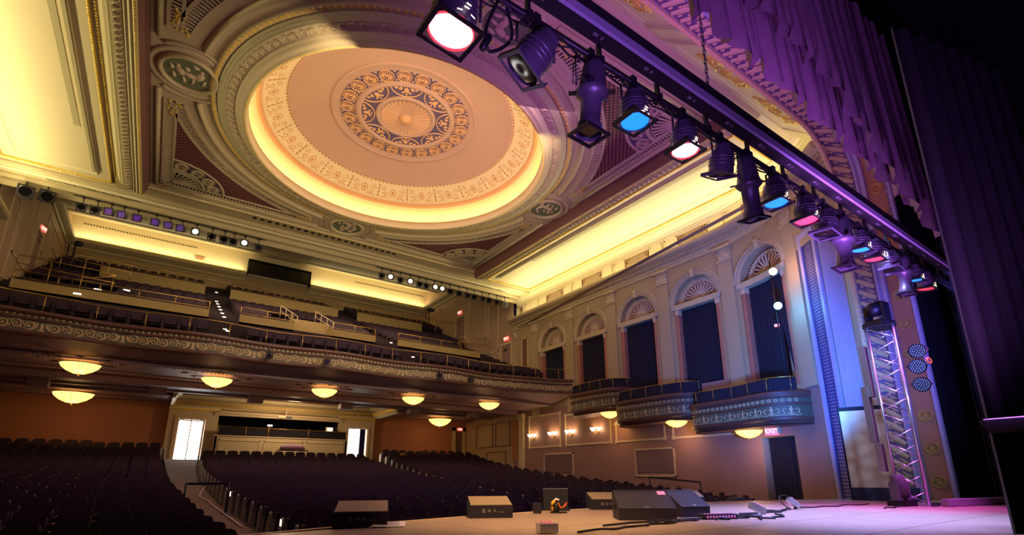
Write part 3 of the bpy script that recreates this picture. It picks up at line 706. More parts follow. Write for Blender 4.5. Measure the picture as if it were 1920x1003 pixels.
    q = MB(); plate(q, lambda u, v, w: F(u, v, w+.015), [(0,0)]+[(1.1*cos(pi/2*i/16), 1.1*sin(pi/2*i/16)) for i in range(17)], .01); obj('fan_void', q, 'dark', fan)
    q = MB(); F2 = lambda u, v, w: F(u, v, w+.02)
    for rr, ww in ((1.97, .12), (1.2, .16), (1.06, .05), (.22, .10)): ribbon(q, F2, [(rr*cos(pi/2*i/20), rr*sin(pi/2*i/20)) for i in range(21)], ww, .05)
    for i in range(8):
        a = pi/2*(i+.5)/8; ribbon(q, F2, [(.2*cos(a), .2*sin(a)), (.8*cos(a), .8*sin(a)), (1.02*cos(a), 1.02*sin(a))], [.04, .10, .14], .05)
    for i in range(18):
        a = pi/2*(i+.5)/18; blob(q, F2, 1.97*cos(a), 1.97*sin(a), .04, .04, .08, 5)
    blob(q, F2, .12, .12, .16, .16, .10, 8); obj('fan_tracery', q, 'plaster', fan)
    for i in range(4):
        a = pi/2*(i+.5)/4; q = MB(); rose(q, F2, 1.58*cos(a), 1.58*sin(a), .27, .06, 12); obj('rosette', q, 'oldgold' if False else 'mould', fan)
    # gilded leaf tufts at the spandrel tips
    for sw in (0, 1):
        f = (lambda x, y: rot(x, y)) if sw == 0 else (lambda x, y: rot(y, x))
        q = MB()
        for i in range(15):
            u = 7.62+random.uniform(-.22, .2)*(1 if i < 9 else .5); v = 1.72+i*.055+random.uniform(-.05, .05)
            blob(q, lambda a, b, w, f=f: (*f(a, b), ZC-.03-w), u, v, .10, .05, .08, 6, random.uniform(0, 3))
        obj('gilded_leaf_tuft', q, 'gold', ceil)
# medallions at the four sides
for k in range(4):
    a0 = k*pi/2+pi; mx, my = CX+7.30*cos(a0), CY+7.30*sin(a0)
    S = lambda u, v, w, mx=mx, my=my, a0=a0: (mx+u*cos(a0)-v*sin(a0), my+u*sin(a0)+v*cos(a0), ZC-w)
    q = MB(); q.lathe([(1.12, 0), (1.10, .05), (.98, .05), (.95, .0)], 40, T=lambda x, y, z: S(x, y, z)); md = obj('medallion', q, 'plaster', ceil)
    q = MB(); q.tube([S(.78*cos(t), .78*sin(t), .05) for t in [2*pi*i/36 for i in range(36)]], .085, 8, True)
    for i in range(44): t = 2*pi*i/44; blob(q, S, .78*cos(t), .78*sin(t), .045, .045, .17, 5)
    obj('medallion_ring', q, 'mould', md)
    q = MB(); plate(q, S, [(.72*cos(t), .72*sin(t)) for t in [2*pi*i/36 for i in range(36)]], .02); obj('medallion_ground', q, 'greenmed', md)
    q = MB(); S2 = lambda u, v, w: S(u, v, w+.02)
    for (u, v, ru, rv, r_) in ((-.30, .0, .12, .22, .4), (-.34, .25, .07, .08, 0), (-.05, -.08, .24, .11, .2), (.22, -.02, .12, .20, -.5), (.30, .22, .07, .08, 0), (.05, .20, .10, .06, .6), (-.12, -.34, .05, .16, .2), (.12, -.36, .05, .15, -.3), (-.42, -.25, .06, .16, .3), (.40, -.28, .06, .15, -.2), (-.18, .42, .12, .05, .4), (.46, .1, .05, .12, -.5)):
        blob(q, S2, u, v, ru, rv, .09, 8, r_)
    obj('relief_figures', q, 'trimcream', md)
    q = MB()
    for e in (-1, 1):
        q.tube([S(1.25*cos(t), 1.25*sin(t), .02) for t in [e*(pi*.5)+(i-7)*.085 for i in range(15)]], .06, 6)
    obj('collar_moulding', q, 'mould', md)
# dome rings
def ring(prof, m, nm, n=96, par=None):
    q = MB(); q.lathe([(r, z) for r, z in prof], n, T=lambda x, y, z: (CX+x, CY+y, z)); return obj(nm, q, m, par or ceil)
ring([(6.86, 13.0), (6.74, 12.98), (6.70, 12.92), (6.52, 12.92), (6.50, 12.98)], 'mould', 'ring_moulding')
ring([(6.50, 12.98), (6.48, 12.88), (6.40, 12.90), (6.38, 12.84), (6.31, 12.86), (6.29, 12.80), (6.24, 12.82)], 'olive', 'ring_moulding')
ring([(6.24, 12.82), (5.94, 12.82), (5.92, 12.76), (5.84, 12.76), (5.82, 12.70), (5.72, 12.66), (5.66, 12.66), (5.64, 12.6), (5.56, 12.6), (5.53, 12.64), (5.53, 12.98), (6.2, 13.0), (6.2, 13.25)], 'plaster', 'ring_moulding')
def rband(fn, r0, z0, m, nm, stuff=True, par=None):
    q = MB(); fn(q, lambda u, v, w: (CX+(r0+v)*cos(u/r0), CY+(r0+v)*sin(u/r0), z0-w), 2*pi*r0); return obj(nm, q, m, par or ceil, stuff=stuff)
def eggs(q, S, L):
    n = int(L/.21)
    for i in range(n): u = (i+.5)*L/n; blob(q, S, u, .0, .075, .095, .07, 6); blob(q, S, u+L/n/2, 0, .02, .09, .05, 4)
rband(eggs, 6.61, 12.93, 'gold', 'gilded_egg_band')
rband(lambda q, S, L: (guill(q, S, 0, L, 0, .105, .30, .04, .035), beads(q, S, 0, L, .135, .02, .1, .02), [ribbon(q, S, [(i*.30-.0, 0), (i*.30+.15, .1*(-1)**i), (i*.30+.3, 0)], .03, .03) for i in range(int(L/.30))]), 6.09, 12.82, 'mould', 'guilloche_band')
rband(lambda q, S, L: beads(q, S, 0, L, 0, .04, .10, .04), 5.60, 12.6, 'gold', 'gilded_beads')
ring([(5.98, 13.02), (5.80, 13.06)], 'domestrip', 'cove_strip_lamp')
ring([(6.2, 13.25), (6.05, 13.42), (5.70, 13.55), (5.35, 13.72)], 'domecove', 'dome_cove', 96)
ring([(5.35, 13.72), (4.42, 14.35)], 'domecove', 'dome_cove_band', 96)
ring([(4.42, 14.35), (4.38, 14.32), (4.30, 14.38), (4.24, 14.44), (2.93, 14.70)], 'dome', 'dome_surface', 96)
ring([(5.40, 13.71), (5.34, 13.66), (5.22, 13.76), (5.20, 13.83)], 'rosette', 'chain_moulding', 96)
def coneS(ra, za, rb, zb):   # chart on a cone: u along, v from 0 (outer) to len
    L = hypot(ra-rb, zb-za); 
    return lambda u, v, w: (CX+(ra+(rb-ra)*v/L - w*(zb-za)/L*.6)*cos(u/5), CY+(ra+(rb-ra)*v/L - w*(zb-za)/L*.6)*sin(u/5), za+(zb-za)*v/L-w*.8)
cs = coneS(5.20, 13.82, 4.45, 14.33); q = MB()
LC = 10*pi
for i in range(150): blob(q, lambda u, v, w: cs(u, v-.08, w+.03), (i+.5)*LC/150, 0, .07, .04, .03, 5, .6)
for i in range(150): blob(q, lambda u, v, w: cs(u, v+.93, w+.03), (i+.5)*LC/150, 0, .06, .035, .03, 5, .6)
obj('painted_chain', q, 'rust', ceil, stuff=True)
q = MB(); nm_ = 22
for i in range(nm_):
    c = (i+.5)*LC/nm_; p = LC/nm_
    ribbon(q, cs, ring_pts(c, .42, .13, 14, .19), .035, .012, True); blob(q, cs, c, .42, .05, .11, .02, 6)
    for e in (-1, 1):
        x = c+e*p*.25
        ribbon(q, cs, [(c+e*.15, .2), (c+e*.3, .12), (c+e*p*.25, .2), (c+e*p*.4, .10)], .025, .01)
        ribbon(q, cs, spiral(x, .30, .15, 0, 1.2, e, 9), .026, .01); ribbon(q, cs, spiral(x+e*.12, .58, .13, pi, 1.2, -e, 9), .026, .01)
        ribbon(q, cs, [(c+e*p*.5, .1), (c+e*p*.5, .8)], .03, .01)
        for j in range(5): blob(q, cs, x+e*(j-2)*.07, .42+.10*sin(j*1.4), .03, .02, .01, 4)
        for j in range(4): blob(q, cs, c+e*p*.5*.94, .2+j*.17, .04, .022, .01, 4, e*.6)
obj('painted_arabesque', q, 'rust', ceil, stuff=True)
# central roundel
SD = lambda r0, z0: (lambda u, v, w: (CX+(r0+v)*cos(u/r0), CY+(r0+v)*sin(u/r0), z0-w))
ring([(2.93, 14.70), (2.90, 14.64), (2.82, 14.64), (2.80, 14.67), (2.62, 14.67), (2.58, 14.70)], 'dome', 'roundel_ring')
ring([(2.58, 14.70), (1.98, 14.72)], 'slate', 'roundel_ground')
ring([(1.98, 14.72), (1.96, 14.66), (1.78, 14.66), (1.75, 14.72)], 'dome', 'roundel_ring')
ring([(1.75, 14.72), (1.18, 14.73)], 'slate', 'roundel_ground')
ring([(1.20, 14.73), (1.18, 14.68), (1.08, 14.68), (1.05, 14.72), (.28, 14.70), (.2, 14.62), (0.001, 14.60)], 'dome', 'sunburst')
for i in range(22):
    q = MB(); a = 2*pi*i/22; S = lambda u, v, w, a=a: (CX+2.28*cos(a)+u*cos(a)-v*sin(a), CY+2.28*sin(a)+u*sin(a)+v*cos(a), 14.70-w)
    rose(q, lambda u, v, w: S(u, v, w+.01), 0, 0, .29, .04, 14); obj('rosette', q, 'rosette', ceil)
q = MB(); S = SD(2.28, 14.70)
ribbon(q, S, [(2*pi*2.28*i/90, .285) for i in range(91)], .03, .03); ribbon(q, S, [(2*pi*2.28*i/90, -.285) for i in range(91)], .03, .03)
for i in range(22):
    for e in (-1, 1): blob(q, S, 2*pi*2.28*(i+.5)/22, e*.21, .06, .05, .03, 5)
obj('rosette_border', q, 'dome', ceil, stuff=True)
for i in range(8):
    a = 2*pi*(i+.5)/8; S = lambda u, v, w, a=a: (CX+1.74*cos(a)-u*cos(a)-v*sin(a), CY+1.74*sin(a)-u*sin(a)+v*cos(a), 14.71-w)
    q = MB(); ribbon(q, S, [(.50*sin(pi*k/16)+.0, .60*-cos(pi*k/16)) for k in range(17)], .05, .04)
    for (u, v, ru, rv, r_) in ((.18, 0, .14, .10, 0), (.12, .22, .10, .07, .6), (.12, -.22, .10, .07, -.6), (.30, .12, .09, .05, .8), (.30, -.12, .09, .05, -.8), (.1, .38, .06, .08, .3), (.1, -.38, .06, .08, -.3), (.38, 0, .05, .05, 0)): blob(q, S, u, v, ru, rv, .05, 7, r_)
    obj('figure_panel', q, 'rosette', ceil)
q = MB(); S = SD(1.0, 14.715)
for i in range(36):
    u = 2*pi*i/36; ribbon(q, S, [(u, -.70), (u, -.3), (u, -.02)], [.03, .07, .10], .045)
for i in range(48): blob(q, S, 2*pi*i/48, .13, .03, .02, .05, 4)
obj('sunburst_rays', q, 'rosette', ceil, stuff=True)
q = MB(); q.lathe([(.26, 14.66), (.2, 14.56), (.08, 14.52), (.001, 14.5)], 16, T=lambda x, y, z: (CX+x, CY+y, z)); obj('boss', q, 'rosette', ceil)
# outer ceiling slabs
mb = MB()
mb.add([(XL-.35, 8.0, ZC), (CX-9.5, 8.0, ZC), (CX-9.5, YE, ZC), (XL-.35, YE, ZC)], [(0,1,2,3)])
mb.add([(CX+9.5, 5.6, ZC), (XR+.35, 5.6, ZC), (XR+.35, YE, ZC), (CX+9.5, YE, ZC)], [(0,1,2,3)])
mb.add([(CX-9.5, CY+9.5, ZC), (CX+9.5, CY+9.5, ZC), (CX+9.5, YE, ZC), (CX-9.5, YE, ZC)], [(0,1,2,3)])
mb.add([(CX-9.5, 7.0, ZC), (CX+9.5, 7.0, ZC), (CX+9.5, CY-9.5, ZC), (CX-9.5, CY-9.5, ZC)], [(0,1,2,3)])
obj('outer_ceiling', mb, 'panel', ceil)
def rect_ridge(x0, x1, y0, y1, prof, m, nm):
    q = MB(); q.sweep([(x0, y1), (x1, y1), (x1, y0), (x0, y0)], prof, closed=True); return obj(nm, q, m, ceil)
for (x0, x1) in ((XL+.25, CX-9.62), (CX+9.62, XR-.25)):
    for (d, m, h, w2) in ((.08, 'gold', .07, .07), (.55, 'frieze', .05, .05), (.62, 'panel', .02, .1)):
        rect_ridge(x0+d, x1-d, 8.4+d, 26.0-d, [(-w2/2, ZC), (-w2/2, ZC-h*.6), (0, ZC-h), (w2/2, ZC-h*.6), (w2/2, ZC)], m, 'panel_moulding')
    q = MB(); S = SP((x0+.08, 0, ZC-.07), (0, 1, 0), (1, 0, 0), (0, 0, -1)); beads(q, S, 8.5, 25.9, 0, .05, .12, .05); beads(q, S, 8.5, 25.9, x1-x0-.16, .05, .12, .05)
    S = SP((0, 0, ZC-.07), (1, 0, 0), (0, 1, 0), (0, 0, -1)); beads(q, S, x0+.1, x1-.1, 25.92, .05, .12, .05); obj('gilded_beads', q, 'gold', ceil, stuff=True)
    xm = x0+.9 if x0 > 0 else x1-.9
    q = MB(); q.box(xm-.09, xm+.09, 9.5, 22.0, ZC-.012, ZC); obj('air_slot', q, 'olive', ceil)
    xm = x0+.62 if x0 > 0 else x1-.62
    q = MB(); q.box(xm-.05, xm+.05, 9.2, 25.2, ZC-.10, ZC); obj('panel_ridge', q, 'olive', ceil)
# back band of the ceiling, towards the balcony
for (y, h, m, wd) in ((26.35, .16, 'mould', .16), (26.9, .10, 'frieze', .10), (27.5, .2, 'mould', .18), (28.05, .34, 'mould', .3)):
    q = MB(); q.sweep([(XL-.2, y), (XR+.2, y)], [(-wd/2, ZC), (-wd/2, ZC-h*.7), (-wd/6, ZC-h), (wd/2, ZC-h*.5), (wd/2, ZC)]); obj('band_moulding', q, m, ceil)
q = MB(); S = SP((0, 0, ZC), (1, 0, 0), (0, 1, 0), (0, 0, -1))
for x0 in (-5.6, 15.2): scrolls(q, S, x0, x0+3.3, 27.0, 27.35, .04, .03, False, 8)
obj('faded_ornament', q, 'olive', ceil, stuff=True)
q = MB()
for i in range(22):
    x = 2.35+i*.345; q.lathe([(.10, 0), (.10, .02)], 10, T=lambda a, b, c, x=x: (x+a, CY+8.78+b, 12.845+c)); q.add([(x+.10*cos(t), CY+8.78+.10*sin(t), 12.845) for t in [2*pi*j/10 for j in range(10)]], [tuple(range(10))])
obj('vent_holes', q, 'dark', ceil)
# drop face at the rear edge, then the raised ceiling over the upper balcony
mb = MB(); mb.add([(XL-.3, YE, ZC-.02), (XR+.3, YE, ZC-.02), (XR+.3, YE, 13.6), (XL-.3, YE, 13.6)], [(0,1,2,3)]); mb.add([(XL-.1, YE, 13.6), (XR+.1, YE, 13.6), (XR+.1, YB, 18.27), (XL-.1, YB, 18.27)], [(0,1,2,3)])
rc = obj('rear_ceiling', mb, 'plaster', ceil)
q = MB(); q.sweep([(XL, 40.5), (XR, 40.5)], [(-.12, 17.36), (-.12, 17.26), (.12, 17.26), (.12, 17.36)]); obj('band_moulding', q, 'mould', ceil)
# sounding board slope to the proscenium
mb = MB(); mb.add([(XL-.3, 7.25, ZC), (XR+.3, 7.25, ZC), (XR+.3, 5.6, 11.45), (XL-.3, 5.6, 11.45)], [(0,1,2,3)]); sl = obj('sounding_board', mb, 'plaster', ceil)
LS = hypot(1.65, 1.55); SS_ = SP((0, 7.25, ZC), (1, 0, 0), (0, -1.65/LS, -1.55/LS), (0, .685, -.73))
for (x0, x1) in ((-3.8, 2.4), (3.2, 9.6), (10.4, 17.1)):
    for d, m, h in ((0, 'mould', .07), (.22, 'trimcream', .04)):
        q = MB(); P = [(x0+d, .18+d), (x1-d, .18+d), (x1-d, LS-.3-d), (x0+d, LS-.3-d)]
        for i in range(4): ribbon(q, SS_, [P[i], P[(i+1) % 4]], .09, h)
        obj('panel_moulding', q, m, ceil)
    q = MB()
    for e, xx in ((-1, x1-1.9), (1, x0+1.9)):
        scrolls(q, SS_, xx-1.1, xx+1.1, .75, 1.45, .06, .05, False, 10)
        for j in range(18): blob(q, SS_, xx+random.uniform(-1.1, 1.1), 1.1+random.uniform(-.25, .25), .08, .05, .07, 6, random.uniform(0, 3))
    obj('gilded_ornament', q, 'gold', ceil, stuff=True)
# ------------------------------------------------------------------ rear wall of the upper balcony
mb = MB(); mb.add([(XL-.1, YB, 13.0), (XR+.1, YB, 13.0), (XR+.1, YB, 16.4), (XL-.1, YB, 16.4)], [(0,1,2,3)])
wb = obj('wall_back_upper', mb, 'wallup', kind='structure')
mb = MB(); mb.add([(XL-.1, YB, 16.4), (XR+.1, YB, 16.4), (XR+.1, YB, 18.4), (XL-.1, YB, 18.4)], [(0,1,2,3)]); obj('upper_wall_surface', mb, 'frieze', wb)
for (x0, x1) in ((XL, 3.95), (8.9, XR)):
    mb = MB(); mb.sweep([(x0, YB), (x1, YB)], [(0,15.75),(.10,15.8),(.12,15.95),(.30,16.05),(.50,16.2),(.56,16.4),(.50,16.46),(0,16.46)]); obj('ledge_cornice', mb, 'olive', wb)
    mb = MB(); mb.add([(x0+.2, YB-.30, 16.52), (x1-.2, YB-.30, 16.52), (x1-.2, YB-.22, 16.56), (x0+.2, YB-.22, 16.56)], [(0,1,2,3)]); obj('ledge_strip_lamp', mb, 'cove2', wb)
for (x0, x1) in ((-6.5, .4), (12.8, 19.7)):
    q = MB(); n = 40
    for i in range(n): x = x0+(x1-x0)*(i+.5)/n; q.box(x-.045, x+.045, YB-.012, YB, 17.72, 17.80)
    obj('slot_vents', q, 'dark', wb)
q = MB(); q.box(.3, 1.0, YB-.06, YB, 16.76, 17.06); vg = obj('vent_plate', q, 'trimcream', wb); q = MB(); q.box(.38, .92, YB-.07, YB-.06, 16.82, 17.0); obj('vent_grille', q, 'pinkjamb', vg)
for (x0, x1, z0, z1) in ((-6.6, -2.5, 14.6, 15.4), (-1.8, 3.2, 14.6, 15.4), (9.5, 13.8, 14.6, 15.4), (14.4, 19.2, 14.6, 15.4)):
    q = MB(); f = .09; S = SP((0, YB, 0), (1, 0, 0), (0, 0, 1), (0, -1, 0))
    for (a, b, c, d) in ((x0, x1, z0, z0+f), (x0, x1, z1-f, z1), (x0, x0+f, z0, z1), (x1-f, x1, z0, z1)): sbox(q, S, a, b, c, d, 0, .04)
    obj('panel_moulding', q, 'trimcream', wb)
# projection booth window
q = MB(); q.box(4.0, 8.85, YB-.65, YB-.6, 16.3, 16.42); q.box(4.0, 8.85, YB-.65, YB+.02, 17.46, 17.55); q.box(4.0, 4.07, YB-.65, YB, 16.3, 17.5); q.box(8.78, 8.85, YB-.65, YB, 16.3, 17.5)
bw = thing('projection_booth_window', 'long dark projection booth window high in the rear balcony wall', 'window', (6.4, YB, 16.3), world=True)
obj('frame', q, 'blackmat', bw)
q = MB(); q.box(4.05, 8.8, YB-.5, YB-.48, 16.42, 17.46); obj('glass', q, 'phone', bw)
q = MB()
for x in (5.0, 6.1, 6.9, 8.0): q.box(x-.03, x+.03, YB-.53, YB-.5, 16.42, 17.46)
obj('mullion', q, 'blackmat', bw)
# ------------------------------------------------------------------ back wall under the balcony
mb = MB()
for (x0, x1, z0, z1) in ((XL, .85, -1.3, 6), (.85, 2.2, 3.75, 6), (2.2, 2.9, -1.3, 6), (2.9, 9.9, -1.3, 2.9), (2.9, 9.9, 4.3, 6), (9.9, 10.6, -1.3, 6), (10.6, 11.9, 3.75, 6), (11.9, XR, -1.3, 6)):
    mb.add([(x0, 34.9, z0), (x1, 34.9, z0), (x1, 34.9, z1), (x0, 34.9, z1)], [(0,1,2,3)])
wbl = obj('wall_back', mb, 'wallback', kind='structure')
mb = MB(); mb.box(2.9, 9.9, 37.2, 37.3, 1, 5); mb.box(2.85, 2.9, 34.9, 37.3, 1, 5); mb.box(9.9, 9.95, 34.9, 37.3, 1, 5); mb.box(2.85, 9.95, 34.9, 37.3, 4.6, 4.65); obj('booth_recess', mb, 'blackmat', wbl)
SB = SP((0, 34.88, 0), (1, 0, 0), (0, 0, 1), (0, -1, 0))
for k, (x0, x1, a, b) in enumerate(((.35, 2.85, .85, 2.2), (9.95, 12.4, 10.6, 11.9))):
    q = MB(); 
    for (c, d, z0, z1) in ((x0, a, 1.3, 4.5), (b, x1, 1.3, 4.5), (a, b, 3.72, 4.5)): q.box(c, d, 34.55, 34.88, z0, z1)
    pr = obj('door_pier', q, 'plaster', wbl)
    q = MB()
    for (c, d, z0, z1) in ((a-.16, a, 1.3, 3.88), (b, b+.16, 1.3, 3.88), (a, b, 3.72, 3.88)): q.box(c, d, 34.48, 34.6, z0, z1)
    obj('door_architrave', q, 'trimcream', pr)
    q = MB(); beads(q, SP((0, 34.5, 0), (1,0,0), (0,0,1), (0,-1,0)), x0, x1, 4.28, .035, .09, .05); q.box(x0-.03, x1+.03, 34.50, 34.6, 4.22, 4.25); q.box(x0-.03, x1+.03, 34.50, 34.6, 4.31, 4.36); obj('bead_course', q, 'gold', pr)
# daylit doorways
dl = thing('door_1', '', 'door', (1.5, 35.3, 1.42), world=True); del dl['category']; del dl['label']; dl['kind'] = 'structure'
q = MB(); q.box(.86, 2.19, 35.3, 35.32, 1.35, 3.75); obj('daylit_glass', q, 'day', dl)
q = MB(); q.box(1.50, 1.56, 35.22, 35.3, 1.35, 3.75); q.box(.86, .93, 35.22, 35.3, 1.35, 3.75); q.box(2.12, 2.19, 35.22, 35.3, 1.35, 3.75); q.box(.86, 2.19, 35.22, 35.3, 3.66, 3.75); obj('frame', q, 'trimcream', dl)
q = MB(); q.box(.95, 2.1, 35.15, 35.2, 2.38, 2.43); obj('push_bar', q, 'alu', dl)
q = MB(); q.box(.95, 1.15, 34.5, 34.6, 3.62, 3.74); q.box(1.9, 2.1, 34.5, 34.6, 3.62, 3.74); q.box(.9, 2.15, 34.52, 34.58, 3.68, 3.73); obj('door_closer', q, 'alu', dl)
dr = thing('door_2', '', 'door', (11.2, 35.3, 1.42), world=True); del dr['category']; del dr['label']; dr['kind'] = 'structure'
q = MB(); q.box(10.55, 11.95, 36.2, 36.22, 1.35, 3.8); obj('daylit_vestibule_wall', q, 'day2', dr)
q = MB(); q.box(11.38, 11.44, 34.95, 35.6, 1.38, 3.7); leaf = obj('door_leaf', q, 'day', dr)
q = MB(); q.box(11.36, 11.38, 35.0, 35.1, 2.3, 2.4); q.box(11.36, 11.38, 35.0, 35.55, 2.38, 2.41); obj('push_bar', q, 'black', leaf)
q = MB(); q.box(10.6, 11.9, 34.6, 34.66, 3.64, 3.72); obj('door_closer', q, 'alu', dr)
# sound desk balustrade between the doors
sd = thing('mixing_position', 'panelled sound control enclosure with dark opening between the two bright doors', 'enclosure', (6.4, 34.3, 1.4), world=True)
q = MB(); q.box(2.75, 10.35, 33.9, 34.05, 1.0, 2.78); q.box(2.75, 2.85, 33.9, 34.9, 1.0, 2.78); q.box(10.25, 10.35, 33.9, 34.6, 1.0, 2.78); obj('front_wall', q, 'plaster', sd)
for (a, b) in ((2.95, 5.15), (5.35, 7.6), (7.8, 10.15)):
    q = MB(); f = .07; S = SP((0, 33.9, 0), (1,0,0), (0,0,1), (0,-1,0))
    for (c, d, z0, z1) in ((a, b, 1.5, 1.5+f), (a, b, 2.6-f, 2.6), (a, a+f, 1.5, 2.6), (b-f, b, 1.5, 2.6)): sbox(q, S, c, d, z0, z1, 0, .035)
    obj('panel_moulding', q, 'trimcream', sd)
q = MB(); q.box(2.7, 10.4, 33.85, 34.1, 2.78, 2.84); obj('capping', q, 'trimcream', sd)
q = MB(); q.tube([(2.8, 33.97, 3.35), (10.35, 33.97, 3.32)], .025, 6); obj('top_rail', q, 'brass', sd)
for x in (2.85, 4.3, 5.55, 7.9, 10.3):
    q = MB(); q.tube([(x, 33.97, 2.84), (x, 33.97, 3.42)], .028, 6); obj('rail_post', q, 'brass', sd)
q = MB(); q.box(2.9, 10.3, 34.0, 34.03, 2.84, 3.3); obj('rail_curtain', q, 'curtain', sd)
q = MB(); q.box(2.6, 10.2, 34.5, 34.9, 4.02, 4.3); q.box(2.6, 10.2, 34.42, 34.9, 4.14, 4.2); obj('lintel', q, 'trimcream', sd)
t = thing('control_monitor', 'small cream box monitor on the ledge of the sound enclosure', 'monitor', (9.25, 34.15, 3.3), world=True); q = MB(); q.box(9.0, 9.45, 34.05, 34.3, 3.32, 3.62); obj('case', q, 'trimcream', t); q = MB(); q.box(9.05, 9.40, 34.03, 34.05, 3.36, 3.58); obj('screen', q, 'day2', t)
t = thing('desk_lamp', 'tiny lit desk lamp in the middle of the sound enclosure', 'lamp', (5.6, 34.1, 3.4), world=True); q = MB(); q.tube([(5.6,34.1,2.84),(5.6,34.1,3.5)], .015, 5); obj('stem', q, 'black', t); q = MB(); q.box(5.48, 5.74, 34.02, 34.15, 3.5, 3.58); obj('shade', q, 'lampwhite', t)
t = thing('ceiling_projector', 'cream projector with two lenses hung above the sound enclosure', 'projector', (6.2, 33.6, 4.2), world=True)
q = MB(); q.box(5.9, 6.35, 33.45, 33.7, 4.0, 4.12); obj('case', q, 'trimcream', t); q = MB(); q.box(6.4, 6.7, 33.45, 33.7, 3.98, 4.1); obj('lens_unit', q, 'black', t); q = MB(); q.tube([(6.38, 33.6, 4.1), (6.38, 33.6, 4.6)], .03, 6); obj('bracket', q, 'trimcream', t)
# exit doorway at the right end of the back wall
d3 = thing('door_3', '', 'door', (19.3, 34.8, 1.4), world=True); del d3['category']; del d3['label']; d3['kind'] = 'structure'
q = MB(); q.box(18.75, 18.98, 34.7, 34.88, 1.4, 4.15); q.box(19.62, 19.85, 34.7, 34.88, 1.4, 4.15); q.box(18.75, 19.85, 34.7, 34.88, 3.9, 4.15); obj('frame', q, 'trimcream', d3)
q = MB(); q.box(18.98, 19.62, 34.82, 34.86, 1.4, 3.9); obj('door_leaf', q, 'fabricpanel', d3)
def exit_sign(loc, rz, s, label):
    t = thing('exit_sign', label, 'sign', loc, rz=rz)
    q = MB(); q.box(-.19*s, .19*s, 0, .06*s, -.12*s, .12*s); obj('housing', q, 'exit', t)
    c = bpy.data.curves.new('letters', 'FONT'); c.body = 'EXIT'; c.size = .19*s; c.extrude = .004; c.align_x = 'CENTER'; c.align_y = 'CENTER'; c.resolution_u = 2
    o = bpy.data.objects.new('tmp', c); COL.objects.link(o); bpy.context.view_layer.update()
    me = bpy.data.meshes.new_from_object(o.evaluated_get(bpy.context.evaluated_depsgraph_get())); bpy.data.objects.remove(o)
    me.materials.clear(); me.materials.append(M['exitface']); l = bpy.data.objects.new('letters', me); COL.objects.link(l); l.parent = t
    l.location = (0, -.008*s, 0); l.rotation_euler = (pi/2, 0, 0); return t
exit_sign((19.3, 34.6, 4.02), 0, .9, 'small red EXIT sign over the door at the right end of the back wall')
e2 = exit_sign((19.25, 10.15, 2.22), radians(-62), 1.25, 'red lit EXIT sign under the nearest theatre box beside the curtained doorway')
exit_sign((19.7, 28.9, 10.15), radians(-80), 1.2, 'red EXIT sign over the balcony door beside the first arch')
exit_sign((19.75, 36.1, 14.1), radians(-80), 1.2, 'red EXIT sign over the upper balcony door at the right')
exit_sign((-6.95, 36.1, 14.0), radians(70), 1.2, 'red EXIT sign over the upper balcony door at far left')
exit_sign((18.55, 9.05, 6.05), radians(-62), .45, 'tiny red and white sign on the dark drape behind the nearest box')
t = thing('emergency_light', 'small twin-head emergency light right of the EXIT sign by the doorway', 'light', (19.05, 9.75, 2.18)); q = MB(); q.box(-.1, .1, -.05, .05, -.08, .08); obj('case', q, 'trimcream', t)
for e in (-1, 1): q = MB(); q.lathe([(.001,-.05),(.05,-.05),(.06,.03),(.001,.03)], 10, T=Matrix.Translation((e*.07-.05,-.05,.12)) @ Matrix.Rotation(pi/2,4,'X')); obj('lamp_head', q, 'trimcream', t)
def side_door(S, y0, y1, z0, z1, par):
    q = MB(); a, b = 28.2-y1, 28.2-y0
    for (c, d, e, f) in ((a-.15, a, z0, z1+.15), (b, b+.15, z0, z1+.15), (a, b, z1, z1+.15)): sbox(q, S, c, d, e, f, 0, .08)
    fr_ = obj('door_frame', q, 'trimcream', par); q = MB(); sbox(q, S, a, b, z0, z1, 0, .03); dd = obj('door_leaf', q, 'walllow', par); q = MB(); sbox(q, S, a+.3, a+.7, z1-.45, z1-.3, .03, .05); obj('door_closer', q, 'black', dd)
for S, par in ((W, wall_right), (WM, wall_left)):
    side_door(S, 28.5, 29.7, 7.5, 9.75, par); side_door(S, 35.3, 36.8, 11.5, 13.7, par)
# ------------------------------------------------------------------ balcony
bal = thing('balcony', 'deep balcony with scroll-painted green and oxblood front above the stalls', 'balcony', (6.4, 23.2, 5.0), world=True)
def fY(x):
    d = abs(x-AX); y = 23.12-.18*cos(d*1.15)-.0
    if d > 10.4: y -= .16*(d-10.4)**1.9
    return y
FP = [(XL+.05+(XR-XL-.1)*i/120, fY(XL+.05+(XR-XL-.1)*i/120)) for i in range(121)]
zf_ = lambda z: 5.2+(z-4.98)*.698
def fasc(prof, m, nm, sm=False): q = MB(); q.sweep(FP, [(d, zf_(z)) for d, z in prof], sm=sm); return obj(nm, q, m, bal)
fasc([(-.3, 4.98), (.02, 4.98), (.10, 5.02), (.12, 5.10), (.06, 5.14), (.06, 5.2), (.0, 5.22)], 'red', 'lower_moulding')
fasc([(0, 5.20), (0, 5.78)], 'green', 'painted_frieze')
fasc([(0, 5.76), (.05, 5.78), (.06, 5.86), (.03, 5.88)], 'red', 'middle_moulding')
fasc([(.03, 5.86), (.03, 6.02)], 'green', 'upper_band')
fasc([(.03, 6.0), (.10, 6.04), (.14, 6.12), (.14, 6.22), (.06, 6.27), (-.35, 6.27), (-.35, 6.0)], 'red', 'top_moulding')
_fc = [0]
for a, b in zip(FP, FP[1:]): _fc.append(_fc[-1]+hypot(b[0]-a[0], b[1]-a[1]))
